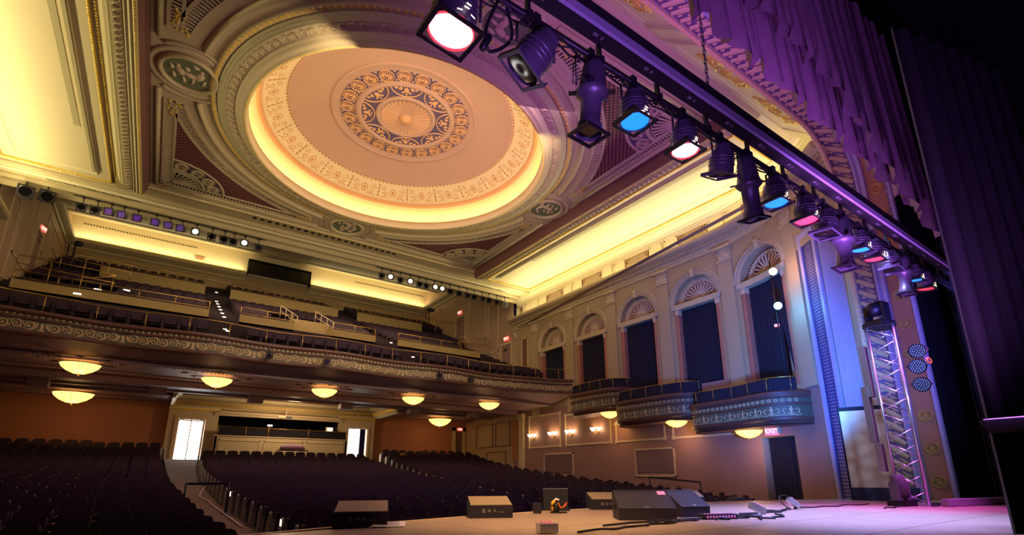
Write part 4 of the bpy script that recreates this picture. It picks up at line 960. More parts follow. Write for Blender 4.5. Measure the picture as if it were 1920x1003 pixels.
def SFa(u, v, w):
    u = max(0, min(_fc[-1]-1e-6, u)); i = min(119, int(u/_fc[-1]*120))
    while _fc[i] > u: i -= 1
    while i < 119 and _fc[i+1] < u: i += 1
    t = (u-_fc[i])/(_fc[i+1]-_fc[i]); a, b = FP[i], FP[i+1]; dx, dy = b[0]-a[0], b[1]-a[1]; l = hypot(dx, dy)
    return (a[0]+dx*t+dy/l*w, a[1]+dy*t-dx/l*w, v)
q = MB(); scrolls(q, lambda u, v, w: SFa(u, v, w+.005), 0, _fc[-1], 5.385, 5.74, .04, .055, True, 14, 7); obj('scroll_relief', q, 'relief', bal, stuff=True)
q = MB(); guill(q, lambda u, v, w: SFa(u, v, w+.035), 0, _fc[-1], 5.87, .04, .18, .03, .025); dents(q, lambda u, v, w: SFa(u, v, w+.03), .05, _fc[-1]-.05, 5.835, 5.905, .18, .22, .05); obj('bead_relief', q, 'relief', bal, stuff=True)
def floorB(y):
    if y < 28: return 6.35+.29*(y-24.7)
    if y < 38: return 9.0+.39*(y-31)
    return 12.2+.43*(y-38)
mb = MB(); yy = 23.2; rows = [(23.0, 24.25, 6.0)]
y = 24.25
while y < 43.4:
    rows.append((y, y+.95, floorB(y+.55))); y += .95
prev = None
for (a, b, z) in rows:
    if prev is None:
        n = 60
        for i in range(n):
            x0, x1 = FP[i*2], FP[i*2+2]; mb.add([(x0[0], x0[1]+.3, z), (x1[0], x1[1]+.3, z), (x1[0], b, z), (x0[0], b, z)], [(0,1,2,3)])
    else:
        mb.add([(XL, a, prev), (XR, a, prev), (XR, a, z), (XL, a, z)], [(0,1,2,3)]); mb.add([(XL, a, z), (XR, a, z), (XR, min(b, YB), z), (XL, min(b, YB), z)], [(0,1,2,3)])
    prev = z
obj('seating_steps', mb, 'concrete', bal)
# soffit with the raised recess over the doors
def soffz(y): return 5.0-.35*min(1, max(0, (y-23.2)/3.0))
mb = MB()
for i in range(60):
    a, b = FP[i*2], FP[i*2+2]
    mb.add([(a[0], a[1]-.02, 5.21), (b[0], b[1]-.02, 5.21), (b[0], 24.2, 4.80), (a[0], 24.2, 4.80)], [(0,1,2,3)])
mb.add([(XL, 24.2, 4.80), (XR, 24.2, 4.80), (XR, 30.3, 4.66), (XL, 30.3, 4.66)], [(0,1,2,3)])
for (x0, x1) in ((XL, .35), (12.45, XR)): mb.add([(x0, 30.3, 4.66), (x1, 30.3, 4.66), (x1, 34.9, 4.62), (x0, 34.9, 4.62)], [(0,1,2,3)])
mb.add([(.35, 30.3, 5.3), (12.45, 30.3, 5.3), (12.45, 34.9, 5.3), (.35, 34.9, 5.3)], [(0,1,2,3)])
mb.add([(.35, 30.3, 4.66), (12.45, 30.3, 4.66), (12.45, 30.3, 5.3), (.35, 30.3, 5.3)], [(0,1,2,3)])
for x in (.35, 12.45): mb.add([(x, 30.3, 4.66), (x, 34.9, 4.62), (x, 34.9, 5.3), (x, 30.3, 5.3)], [(0,1,2,3)])
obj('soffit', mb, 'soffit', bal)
# cornice round the recess
mb = MB(); mb.sweep([(.35, 30.4), (.35, 34.88), (12.45, 34.88), (12.45, 30.4)], [(0, 4.36), (.12, 4.40), (.16, 4.5), (.20, 4.52), (.20, 4.78), (.34, 4.86), (.46, 4.9), (.5, 5.0), (.5, 5.1), (0, 5.2)]); obj('recess_cornice', mb, 'mould', bal)
q = MB(); S = SP((0, 34.68, 0), (1,0,0), (0,0,1), (0,-1,0))
for i in range(56):
    x = .65+(i+.5)*11.6/56; ribbon(q, S, [(x-.07, 4.76), (x-.05, 4.6), (x, 4.54), (x+.05, 4.6), (x+.07, 4.76)], .035, .05); blob(q, S, x, 4.68, .03, .06, .06, 6); blob(q, S, x+.10, 4.58, .02, .04, .05, 4)
S = SP((12.25, 0, 0), (0,1,0), (0,0,1), (-1,0,0))
for i in range(18):
    x = 30.6+(i+.5)*4/18; ribbon(q, S, [(x-.07, 4.76), (x-.05, 4.6), (x, 4.54), (x+.05, 4.6), (x+.07, 4.76)], .035, .05)
obj('egg_and_dart', q, 'gold', bal, stuff=True)
# soffit beams and mouldings
for (y, h, wd) in ((24.0, .05, .12), (26.4, .05, .12), (27.6, .22, .5), (29.9, .08, .2)):
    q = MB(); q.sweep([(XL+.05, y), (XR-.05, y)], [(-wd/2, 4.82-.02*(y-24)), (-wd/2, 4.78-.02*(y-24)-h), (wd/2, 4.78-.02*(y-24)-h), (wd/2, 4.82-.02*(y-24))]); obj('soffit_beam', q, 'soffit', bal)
for (x0, x1) in ((XL+.05, .35), (12.45, XR-.05)):
    for (y, h, wd) in ((31.0, .12, .3), (33.8, .10, .25)):
        q = MB(); q.box(x0, x1, y-wd/2, y+wd/2, 4.64-h, 4.68); obj('soffit_beam', q, 'soffit', bal)
for x in (-.3, 4.0, 8.8, 13.1, -4.6, 17.4):
    q = MB(); q.box(x-.35, x+.35, 29.3, 29.9, 4.30, 4.72); obj('beam_bracket', q, 'soffit', bal)
q = MB(); S = SP((0, 0, 4.76), (1,0,0), (0,1,0), (0,0,-1))
for y in (24.05, 26.35):
    beads(q, S, XL+.2, XR-.2, y, .035, .14, .10)
obj('soffit_beads', q, 'relief', bal, stuff=True)
# brass rail along the balcony front
rail = thing('balcony_front_rail', 'thin brass safety rail along the balcony front edge', 'rail', (6.4, 23.2, 6.2), world=True)
q = MB(); q.tube([SFa(_fc[-1]*i/100, 6.72, -.1) for i in range(101)], .018, 5); obj('top_rail', q, 'brass', rail)
for i in range(19):
    q = MB(); u = .4+i*1.46
    q.tube([SFa(u, 6.08, -.1), SFa(u, 6.72, -.1)], .018, 5); obj('rail_post', q, 'brass', rail)
# parapets and rails inside the balcony
def parapet(x0, x1, y, zt, h, railh, nm, label, group=None, posts=1.25, ret=None):
    t = thing(nm, label, 'parapet', ((x0+x1)/2, y, zt-h), group, world=True)
    q = MB(); q.box(x0, x1, y, y+.1, zt-h, zt); obj('panel', q, 'parapet', t)
    q = MB(); q.tube([(x0, y+.05, zt+railh), (x1, y+.05, zt+railh)], .022, 5); q.tube([(x0, y-.12, zt+railh*.1), (x1, y-.12, zt+railh*.1)], .015, 5); obj('top_rail', q, 'brass', t)
    n = max(2, int((x1-x0)/posts)+1)
    for i in range(n):
        x = x0+.03+(x1-x0-.06)*i/(n-1); q = MB(); q.tube([(x, y+.05, zt-.02), (x, y+.05, zt+railh)], .022, 5); obj('rail_post', q, 'brass', t)
    return t
parapet(-6.2, 1.25, 29.0, 8.85, .75, .42, 'lower_parapet', 'cream parapet with brass rail in the balcony left of the stepped aisle')
parapet(2.65, 5.3, 29.0, 8.85, .75, .42, 'lower_parapet', 'short cream balcony parapet just right of the stepped aisle')
parapet(7.5, 10.1, 29.0, 8.85, .75, .42, 'lower_parapet', 'short cream balcony parapet left of the second aisle')
parapet(11.55, 17.6, 29.0, 8.85, .75, .42, 'lower_parapet', 'long cream parapet on the right side of the balcony')
parapet(-4.4, 1.2, 38.0, 13.1, 1.0, .45, 'upper_parapet', 'upper balcony parapet with dark seats behind, left of the aisle', posts=1.0)
parapet(2.7, 10.1, 38.0, 13.1, 1.0, .45, 'upper_parapet', 'upper balcony parapet in the middle below the booth window', posts=1.0)
parapet(11.6, 17.2, 38.0, 13.1, 1.0, .45, 'upper_parapet', 'upper balcony parapet at the right behind the second aisle', posts=1.0)
# vomitory wall with sloping rails
vm = thing('stair_opening', 'plain cream wall of a stair opening between two sloping brass rails in the balcony', 'wall', (6.4, 29.0, 8), world=True)
q = MB(); q.box(5.3, 7.5, 29.9, 30.0, 8.0, 9.35); q.box(5.3, 5.38, 29.0, 30.0, 8.0, 9.0); q.box(7.42, 7.5, 29.0, 30.0, 8.0, 9.0); obj('back_panel', q, 'parapet', vm)
for x in (5.4, 7.4):
    q = MB(); q.tube([(x-.5, 31.0, 10.35), (x+.1, 29.0, 9.25)], .03, 5); q.tube([(x-.5, 31.0, 10.0), (x+.1, 29.0, 8.9)], .02, 5)
    for k in range(4): tt = k/3; q.tube([(x-.5+.6*tt, 31-2*tt, 10.35-1.1*tt), (x-.5+.6*tt, 31-2*tt, 9.7-1.1*tt)], .02, 5)
    obj('sloping_rail', q, 'trimcream', vm)
# left platform rails
t = thing('platform_rail', 'double brass rail round the platform at the far left of the balcony', 'rail', (-5, 31, 9), world=True)
q = MB()
for (pts) in ([(-6.6, 31, 10.6), (-3.6, 31, 10.5), (-2.9, 31, 10.4)], [(-6.6, 31, 10.2), (-2.9, 31, 10.0)], [(-5.6, 34, 12.3), (-2.6, 34, 12.1), (-2.6, 35, 12.4)], [(-5.6, 34, 11.9), (-2.6, 34, 11.7)], [(-2.9, 31, 10.4), (-4.3, 31, 9.9)]): q = MB(); q.tube(pts, .025, 5); obj('top_rail', q, 'brass', t)
for x in (-6.6, -5.4, -4.2, -3.0): q = MB(); q.tube([(x, 31, 9.2), (x, 31, 10.5)], .022, 5); obj('rail_post', q, 'brass', t)
for x in (-5.6, -4.6, -3.6, -2.6): q = MB(); q.tube([(x, 34, 11.2), (x, 34, 12.2)], .022, 5); obj('rail_post', q, 'brass', t)
t = thing('platform_rail', 'brass rail round the platform at the far right of the balcony', 'rail', (17.8, 31, 9), world=True)
q = MB()
for (pts) in ([(17.0, 31, 10.4), (19.6, 31, 10.5)], [(17.0, 31, 10.0), (19.6, 31, 10.0)], [(15.8, 36, 12.9), (19.6, 36, 13.0)]): q = MB(); q.tube(pts, .025, 5); obj('top_rail', q, 'brass', t)
for x in (17.0, 18.2, 19.5): q = MB(); q.tube([(x, 31, 9.2), (x, 31, 10.5)], .022, 5); obj('rail_post', q, 'brass', t)
for x in (15.8, 17.5, 19.5): q = MB(); q.tube([(x, 36, 11.9), (x, 36, 12.95)], .022, 5); obj('rail_post', q, 'brass', t)
# aisle step lights
lst = []
for k, (xx, y0, n, lb) in enumerate(((1.9, 25.0, 9, 'left'), (10.85, 25.0, 3, 'right'))):
    for i in range(n):
        y = y0+i*1.7
        q = MB(); q.box(xx-.08, xx+.08, y-.06, y-.02, floorB(y)+.38, floorB(y)+.42); o = obj('step_light', q, 'step'); tag(o, 'small lit step light in the %s balcony aisle, %s step up' % (lb, ordn(i)), 'light', 'step lights in the balcony aisles')
for i, (x, y, z) in enumerate(((-2.4, 31.2, 9.75), (-3.1, 29.5, 8.85), (-3.9, 28.6, 8.45), (-3.4, 30.0, 9.2))):
    q = MB(); q.box(x-.14, x+.14, y-.05, y, z, z+.06); tag(obj('step_light', q, 'step'), 'lit step light by the left balcony platform, %s of four from the front' % ordn([3,1,0,2][i]), 'light', 'step lights by the left platform')
# ------------------------------------------------------------------ boxes on the right wall
def box_balcony(u0, u1, zb, label, idx):
    t = thing('theatre_box', label, 'theatre box', W((u0+u1)/2, zb, .8), 'curved theatre boxes stepping down the right wall', world=True)
    uc = (u0+u1)/2; hw = (u1-u0)/2
    def dep(u): a = abs((u-uc)/hw); return .35+1.15*(1-a**5)**.5 if a < 1 else .35
    us = [uc-hw*cos(pi*i/40) for i in range(41)]
    P = [(u, dep(u)) for u in us]
    def lay(prof, m, nm, sm=True):
        q = MB(); k = len(prof); vs = []
        for u, d in P:
            for dd, z in prof: vs.append(W(u+(u-uc)/hw*dd*.35, z, d+dd*.9))
        for i in range(len(P)-1):
            for j in range(k-1): a = i*k+j; q.f.append((a, a+1, a+k+1, a+k)); q.sm.append(False)
        # return ends to the wall
        b = len(vs)
        for e in (0, len(P)-1):
            u = P[e][0]
            for dd, z in prof: vs.append(W(u+(u-uc)/hw*dd*.35, z, 0))
        for j in range(k-1):
            q.f.append((j, j+1, b+j+1, b+j)); a = (len(P)-1)*k; q.f.append((a+j, a+j+1, b+k+j+1, b+k+j)); q.sm += [False]*2
        q.v = [tuple(v) for v in vs]; return obj(nm, q, m, t)
    lay([(-.25, zb-.14), (-.10, zb-.10), (0, zb), (.06, zb+.03), (.08, zb+.10), (.02, zb+.13)], 'red', 'lower_moulding')
    lay([(.0, zb+.12), (.0, zb+.55)], 'green', 'painted_frieze')
    lay([(.0, zb+.54), (.04, zb+.56), (.04, zb+.61), (.01, zb+.63)], 'red', 'middle_moulding')
    lay([(.01, zb+.62), (.01, zb+.80)], 'green', 'upper_band')
    lay([(.01, zb+.79), (.07, zb+.83), (.12, zb+.92), (.12, zb+1.0), (.0, zb+1.05), (-.2, zb+1.05)], 'red', 'top_moulding')
    pp = [W(u, 0, d) for u, d in P]; cm = [0]
    for a, b in zip(pp, pp[1:]): cm.append(cm[-1]+hypot(b[0]-a[0], b[1]-a[1]))
    def S(s, v, w):
        s = max(0, min(cm[-1]-1e-6, s)); i = 0
        while i < len(cm)-2 and cm[i+1] < s: i += 1
        tt = (s-cm[i])/max(1e-9, cm[i+1]-cm[i]); a, b = pp[i], pp[i+1]; dx, dy = b[0]-a[0], b[1]-a[1]; l = hypot(dx, dy) or 1
        nx, ny = dy/l, -dx/l
        return (a[0]+dx*tt+nx*w, a[1]+dy*tt+ny*w, v)
    q = MB(); garland(q, lambda u, v, w: S(u, v, w+.006), .1, cm[-1]-.1, zb+.15, zb+.53, .035, .035, .62); obj('garland_relief', q, 'relief', t, stuff=True)
    q = MB(); guill(q, lambda u, v, w: S(u, v, w+.014), .1, cm[-1]-.1, zb+.71, .055, .22, .03, .03); obj('rosette_relief', q, 'relief', t, stuff=True)
    q = MB(); c = [W(uc, zb-.14, 0)]
    vs = [W(u, zb-.14, max(0, d-.12)) for u, d in P]+[W(P[-1][0], zb-.14, 0), W(P[0][0], zb-.14, 0)]
    q.add(vs, [tuple(range(len(vs)))]); 
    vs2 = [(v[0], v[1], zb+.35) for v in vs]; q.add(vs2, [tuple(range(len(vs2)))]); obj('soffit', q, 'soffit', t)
    q = MB(); q.tube([W(u, zb+1.55, d-.12) for u, d in P[2:-2]], .016, 5); obj('top_rail', q, 'brass', t)
    for i in (3, 9, 15, 20, 25, 31, 37): q = MB(); u, d = P[i]; q.tube([W(u, zb+1.05, d-.12), W(u, zb+1.58, d-.12)], .016, 5); obj('rail_post', q, 'brass', t)
    q = MB(); vs = []; n = 120
    for r_ in range(2):
        for i in range(n+1): 
            s_ = i/n*(len(P)-5)+2; k = int(s_); k = min(k, len(P)-2); f = s_-k; u = P[k][0]*(1-f)+P[k+1][0]*f; d = P[k][1]*(1-f)+P[k+1][1]*f
            vs.append(W(u, zb+(1.06 if r_ else 1.52), d-.15+.02*sin(i*1.3)))
    for i in range(n): q.f.append((i, i+1, n+2+i, n+1+i)); q.sm.append(True)
    q.v = [tuple(v) for v in vs]; obj('rail_curtain', q, 'curtain', t)
    return t
box_balcony(6.95, 11.0, 3.85, 'farthest and highest of the three curved theatre boxes on the right wall', 0)
box_balcony(10.3, 15.15, 3.05, 'middle theatre box of the three on the right wall', 1)
box_balcony(14.65, 20.1, 2.45, 'nearest and lowest curved theatre box, just above the EXIT sign', 2)
# bowl lamps
def bowl(loc, r, label, group):
    t = thing('ceiling_lamp', label, 'lamp', loc, group)
    q = MB(); q.lathe([(r, .0), (r*.9, -.08*r/.42), (r*.65, -.17*r/.42), (r*.3, -.235*r/.42), (.001, -.25*r/.42)], 24); b = obj('bowl', q, 'bowl', t)
    q = MB()
    for i in range(12): a = 2*pi*i/12; q.tube([(x*cos(a), x*sin(a), z-.004) for x, z in ((r, 0), (r*.9, -.08*r/.42), (r*.65, -.17*r/.42), (r*.3, -.235*r/.42))], .006, 4)
    obj('ribs', q, 'oldgold', b)
    q = MB(); q.tube([(r*1.01*cos(a), r*1.01*sin(a), .005) for a in [2*pi*i/24 for i in range(24)]], .018, 5, True); obj('rim', q, 'oldgold', t)
    q = MB(); q.lathe([(.03, -.24*r/.42), (.035, -.27*r/.42), (.001, -.31*r/.42)], 8); q.tube([(0, 0, -.2), (0, 0, .12)], .02, 5); obj('finial', q, 'oldgold', t)
    d = bpy.data.lights.new('bowl_glow', 'POINT'); d.energy = 34; d.color = (1, .55, .22); d.shadow_soft_size = .3; l = bpy.data.objects.new('bowl_glow', d); COL.objects.link(l); l.location = (loc[0], loc[1], loc[2]-.7)
    return t
BL = [((-2.76, 24.4, 4.62), .62, 'glowing bowl ceiling lamp at the far left, front row under the balcony'), ((-3.62, 31.9, 4.42), .80, 'glowing bowl lamp at the far left, rear row under the balcony'), ((1.77, 24.9, 4.62), .60, 'glowing bowl lamp in a painted ceiling rose left of the cornice'), ((6.4, 25.2, 4.62), .60, 'glowing bowl lamp at the centre under the balcony'), ((11.05, 25.1, 4.62), .60, 'glowing bowl lamp right of centre, above the right door'), ((16.4, 32.4, 4.42), .80, 'glowing bowl lamp in the rear row at the right'), ((15.6, 24.6, 4.62), .60, 'glowing bowl lamp near the right wall under the balcony')]
for l, r, s in BL: bowl(l, r, s, 'alabaster bowl lamps under the balcony')
for (u, z, s) in ((9.85, 3.72, 'glowing bowl lamp partly hidden under the farthest theatre box'), (13.9, 2.95, 'glowing bowl lamp hanging under the middle theatre box'), (17.55, 2.27, 'glowing bowl lamp hanging under the nearest theatre box')):
    p = W(u, z, .85); bowl(p, .50, s, 'bowl lamps under the theatre boxes')
for (x, y) in ((1.77, 24.9), (-2.76, 24.4), (6.4, 25.2), (11.05, 25.1)):
    q = MB(); S = SP((x, y, 4.765), (1,0,0), (0,1,0), (0,0,-1))
    for i in range(8):
        a = 2*pi*i/8; ribbon(q, S, [(.75*cos(a), .6*sin(a)), (1.15*cos(a+.12), .9*sin(a+.12)), (1.35*cos(a-.1), 1.05*sin(a-.1))], .05, .02); ribbon(q, S, spiral(1.2*cos(a), .95*sin(a), .14, a, 1, 1, 8), .03, .02)
    obj('ceiling_rose', q, 'dark', bal)
# sconces
def sconce(u, z, label):
    p = W(u, z, 0); t = thing('wall_sconce', label, 'sconce', p, 'twin-arm wall sconces right of the corner')
    t.rotation_euler = (0, 0, pi)
    q = MB(); q.lathe([(.001,.05),(.05,.04),(.06,.0),(.04,-.03),(.001,-.05)], 10, T=Matrix.Translation((.05, 0, -.08)) @ Matrix.Scale(1.6, 4, (0,0,1))); q.lathe([(.001,-.16),(.02,-.14),(.03,-.1)], 8, T=Matrix.Translation((.05, 0, -.08))); obj('back_plate', q, 'oldgold', t)
    for e in (-1, 1):
        q = MB(); q.tube([(.05, 0, -.1), (.12, e*.08, -.2), (.2, e*.2, -.16), (.2, e*.24, -.02)], .014, 5); obj('arm', q, 'oldgold', t)
        q = MB(); q.lathe([(.03, -.02), (.09, .03), (.13, .10), (.15, .16)], 14, T=Matrix.Translation((.2, e*.24, .0))); obj('shade', q, 'sconce', t)
    return t
for u, s in ((2.3, 'lit twin wall sconce nearest the corner, first of four'), (4.35, 'second lit twin wall sconce from the corner'), (5.95, 'third lit twin wall sconce from the corner'), (8.1, 'fourth lit twin wall sconce, nearest the theatre boxes')): sconce(u, 2.95, s)
# ------------------------------------------------------------------ proscenium
pro = thing('proscenium_arch', 'gilded ribbon-wrapped proscenium arch with rosettes along its inner reveal', 'arch', (AX, 5.0, 0), world=True)
PH = 9.8; PT = 10.9; CR = 1.8
PP = [(AX+PH, -.0)]+[(AX+PH, z) for z in (2, 4, 6, 8)]+[(AX+PH-CR+CR*cos(a), PT-CR+CR*sin(a)) for a in [pi/2*i/10 for i in range(11)]]
PP += [(2*AX-x, z) for x, z in PP[::-1]]
_pc = [0]
for a, b in zip(PP, PP[1:]): _pc.append(_pc[-1]+hypot(b[0]-a[0], b[1]-a[1]))
def psweep(prof, m, nm):
    q = MB(); q.sweep(PP, prof, X=lambda p: (p[0], 0, p[1]))
    # sweep gives (x, z_path, proffield): rebuild with Y from the profile
    q2 = MB(); k = len(prof); i = 0
    q2.v = [(v[0], prof[j % k][1], v[2]) for j, v in enumerate(q.v)]; q2.f = [f for f in q.f if len(f) == 4 or k != 4][:(len(PP)-1)*(k-1)]; q2.sm = [False]*len(q2.f)
    return obj(nm, q2, m, pro)
# profile (d outward, Y)
psweep([(.0, 4.15), (-.06, 4.18), (-.06, 4.26), (.0, 4.28)], 'lavender', 'inner_moulding')
psweep([(.03, 4.26), (.03, 4.74)], 'tan', 'rosette_panel')
psweep([(.03, 4.74), (-.05, 4.76), (-.05, 4.84), (-.02, 4.88), (-.08, 4.92), (-.06, 4.98), (.0, 5.0)], 'lavender', 'outer_moulding')
psweep([(.0, 5.0), (.02, 5.45)], 'slate', 'ribbon_ground')
psweep([(.02, 5.45), (-.07, 5.47), (-.07, 5.56), (.0, 5.60), (.5, 5.64), (.55, 5.60), (.7, 5.66), (1.3, 5.70)], 'plaster', 'face_moulding')
def SPr(u, v, w):   # v = Y
    u = max(0, min(_pc[-1]-1e-6, u)); i = 0
    while i < len(_pc)-2 and _pc[i+1] < u: i += 1
    t = (u-_pc[i])/(_pc[i+1]-_pc[i]); a, b = PP[i], PP[i+1]; dx, dz = b[0]-a[0], b[1]-a[1]; l = hypot(dx, dz)
    return (a[0]+dx*t-dz/l*w, v, a[1]+dz*t+dx/l*w)
q = MB(); L_ = _pc[-1]; n = int(L_/.34)
for i in range(n):
    u = (i+.5)*L_/n
    ribbon(q, SPr, [(u-.16, 5.02), (u-.02, 5.2), (u+.16, 5.43)], [.10, .16, .10], .06); ribbon(q, SPr, [(u+.02, 5.03), (u+.16, 5.22)], .04, .05)
    for e in (0, 1): blob(q, SPr, u+.07-e*.12, 5.12+e*.22, .07, .03, .06, 5, .9)
obj('ribbon_wrap', q, 'relief', pro, stuff=True)
q = MB(); beads(q, SPr, 0, L_, 5.51, .06, .14, .15); obj('gilded_rope', q, 'gold', pro, stuff=True)
nr = int(L_/.82)
for i in range(nr):
    u = (i+.5)*L_/nr; q = MB(); rose(q, lambda a, b, w: SPr(a, b, w-.03), u, 4.5, .15, .06, 10); obj('rosette', q, 'gold', pro)
# scroll panels on the rounded corners, facing the house side
for e in (1, -1):
    q = MB(); P0 = (AX+e*(PH+.15), 5.0, PT+.1)
    S = lambda u, v, w, e=e: (AX+e*(PH-u*.72), 5.3+.12*w, PT-v*.72) if False else (AX+e*(PH-.02-u), 5.42-w, PT-.02-v)
    pts = [(0, 0)]+[(CR-CR*cos(a), CR-CR*sin(a)) for a in [pi/2*i/10 for i in range(11)]]
    plate(q, S, pts, .0); cp = obj('corner_panel', q, 'slate', pro)
    q = MB(); ribbon(q, S, spiral(.45, .45, .25, 0, 1.3, 1, 12), .05, .05); blob(q, S, .2, .2, .12, .12, .06, 6)
    for j in range(6): blob(q, S, .15+j*.2, .12, .09, .04, .05, 5, .6); blob(q, S, .12, .15+j*.2, .04, .09, .05, 5, .6)
    obj('corner_scroll', q, 'relief', cp)
# wall return behind the proscenium (stage side), dark
mb = MB()
for e in (1, -1):
    x0 = AX+e*PH; mb.add([(x0, 4.14, -.1), (AX+e*24, 4.14, -.1), (AX+e*24, 4.14, 16), (x0, 4.14, 16)], [(0,1,2,3)])
mb.add([(AX-PH, 4.14, PT), (AX+PH, 4.14, PT), (AX+PH, 4.14, 16), (AX-PH, 4.14, 16)], [(0,1,2,3)])
for e in (1, -1): mb.add([(AX+e*PH, 4.14, PT), (AX+e*PH, 4.14, PT-CR)]+[(AX+e*(PH-CR+CR*cos(a)), 4.14, PT-CR+CR*sin(a)) for a in [pi/2*i/8 for i in range(1, 9)]], [tuple(range(10))])
wst = obj('wall_proscenium', mb, 'offstage', kind='structure')
mb = MB(); mb.add([(21.0, -6, -.1), (21.0, 4.14, -.1), (21.0, 4.14, 16), (21.0, -6, 16)], [(0,1,2,3)]); mb.add([(16.2, 4.1, -.015), (21, 4.1, -.015), (21, -6, -.015), (16.2, -6, -.015)], [(0,1,2,3)])
wsr = obj('wall_stage_right', mb, 'offstage', kind='structure')
mb = MB(); mb.add([(-9, -6, 16), (21, -6, 16), (21, 4.14, 16), (-9, 4.14, 16)], [(0,1,2,3)]); obj('ceiling_flytower', mb, 'offstage', kind='structure')
# ================================================================== VALANCE AND MASKING
def swag(x0, x1, Y, zf, ztop, drop, pitch, nm, label, seed=1):
    rnd = random.Random(seed); q = MB(); n = int((x1-x0)/.07); rows = 9; vs = []
    for r_ in range(rows+1):
        t = r_/rows
        for i in range(n+1):
            x = x0+(x1-x0)*i/n; ph = (x-x0)/pitch; k = int(ph); f = ph-k
            sc = .5-.5*cos(2*pi*f)
            zb = zf(x)+drop*(1-sc)-drop*1.0
            z = ztop+(zb-ztop)*t
            y = Y+.07*sin(x*2*pi/.34+.6*sin(t*3))*(0.5+t)+.04*sin(x*7)-.12*sc*t
            vs.append((x, y, z))
    for r_ in range(rows):
        for i in range(n): a = r_*(n+1)+i; q.f.append((a, a+1, a+n+2, a+n+1)); q.sm.append(True)
    q.v = vs; return tag(obj(nm, q, 'valance'), label, 'curtain')
swag(-3.6, 16.6, 3.75, lambda x: 8.35-.05*max(0, x-9), 12.2, .55, .85, 'valance', 'purple lit scalloped valance hanging just behind the proscenium arch, front tier', 1)
swag(-3.6, 15.0, 3.3, lambda x: 8.9-.42*max(0, x-9.9), 12.4, .55, .95, 'valance', 'second purple valance tier nearer the camera, its lower edge dropping towards the dark wing', 2)
def leg(xy0, xy1, z0, z1, label, m='offstage'):
    q = MB(); n = 40; vs = []; dx, dy = xy1[0]-xy0[0], xy1[1]-xy0[1]; l = hypot(dx, dy)
    for z in (z1, z0):
        for i in range(n+1): t = i/n; o_ = .06*sin(i*1.1); vs.append((xy0[0]+dx*t-dy/l*o_, xy0[1]+dy*t+dx/l*o_, z))
    for i in range(n): q.f.append((i, i+1, n+2+i, n+1+i)); q.sm.append(True)
    q.v = vs; return tag(obj('leg_drape', q, m), label, 'curtain')
leg((16.4, 3.5), (19.0, 3.3), 0.01, 13, 'black leg drape filling the dark wing behind the truss')
leg((7.35, 1.50), (9.6, .9), 0.005, 6.5, 'black leg drape closing the right edge of the view', 'blackmat')
q = MB(); q.box(12.4, 15.8, 3.30, 3.42, .01, .14, T=lambda x, y, z: (x+.3, y-(x-12.4)*.18+.15, z)); tag(obj('kick_board', q, 'lavender'), 'pale low kick board on the floor right of the truss', 'board')
t = thing('scaffold', 'dim scaffold tubes standing in the dark wing right of the truss', 'scaffold', (16.5, 3.0, 0), world=True)
for (x, y) in ((15.6, 3.25), (16.2, 3.1), (17.4, 2.9)):
    q = MB(); q.tube([(x, y, 0), (x, y, 7)], .03, 6); obj('upright', q, 'offstage', t)
for z in (2.6, 4.2): q = MB(); q.tube([(15.6, 3.25, z), (17.4, 2.9, z)], .03, 6); obj('ledger', q, 'black', t)
# ================================================================== AUDITORIUM SEATS
def chamf(x0, x1, z0, z1, c, T, y0, y1, mb, top=True, crown=.015):
    P = [(x0+.02, z0), (x1-.02, z0), (x1, z0+.03), (x1, z1-c), (x1-c*.35, z1-c*.3), (x1-c, z1), ((x0+x1)/2, z1+crown), (x0+c, z1), (x0+c*.35, z1-c*.3), (x0, z1-c), (x0, z0+.03)]
    n = len(P); vs = [T(x, y0, z) for x, z in P]+[T(x, y1, z) for x, z in P]
    mb.add(vs, [tuple(range(n)), tuple(range(n, 2*n))[::-1]]+[(i, n+i, n+(i+1) % n, (i+1) % n) for i in range(n)])
def tilt(y0, z0, a):
    return lambda x, y, z: (x, y0+(y)*cos(a)+(z-z0)*sin(a), z0+(z-z0)*cos(a)-(y)*sin(a))
b_ = MB(); chamf(-.245, .245, .40, .90, .07, tilt(.10, .4, .22), -.03, .02, b_); me_back = b_.mesh('backrest'); me_back.materials.append(M['seat'])
b_ = MB(); chamf(-.25, .25, .36, .92, .08, tilt(.13, .4, .22), .0, .02, b_); me_shell = b_.mesh('back_shell'); me_shell.materials.append(M['seatshell'])
b_ = MB(); chamf(-.235, .235, .38, .78, .05, tilt(-.02, .38, .12), -.08, .02, b_); me_cush = b_.mesh('seat'); me_cush.materials.append(M['seat'])
def arm_mesh(x):
    q = MB(); q.box(x-.025, x+.025, -.22, .16, .60, .635); return q
me_arm = []
for x in (-.275, .275): q = arm_mesh(x); me = q.mesh('armrest'); me.materials.append(M['armwood']); me_arm.append(me)
me_leg = []
for x in (-.275, .275):
    q = MB(); q.box(x-.015, x+.015, -.10, .10, 0, .60); q.box(x-.02, x+.02, -.18, .18, 0, .03); me = q.mesh('leg'); me.materials.append(M['black']); me_leg.append(me)
def make_seat(loc):
    r = thing('auditorium_seat', '', 'seat', loc, 'folding seats of the stalls')
    for nm, me in (('backrest', me_back), ('back_shell', me_shell), ('seat', me_cush), ('armrest', me_arm[0]), ('armrest', me_arm[1]), ('leg', me_leg[0]), ('leg', me_leg[1])):
        o = bpy.data.objects.new(nm, me); COL.objects.link(o); o.parent = r
    return r
def proj(P):
    v = Vector(P)-Vector((0, 0, CZ)); R_ = Vector((cos(YAW), -sin(YAW), 0)); U_ = R_.cross(_F); w_ = v.dot(_F)
    return (960+936*v.dot(R_)/w_, 640-936*v.dot(U_)/w_, w_) if w_ > .1 else (9999, 9999, -1)
NB = {'L': 13, 'C': 16, 'R': 13}; cand = []
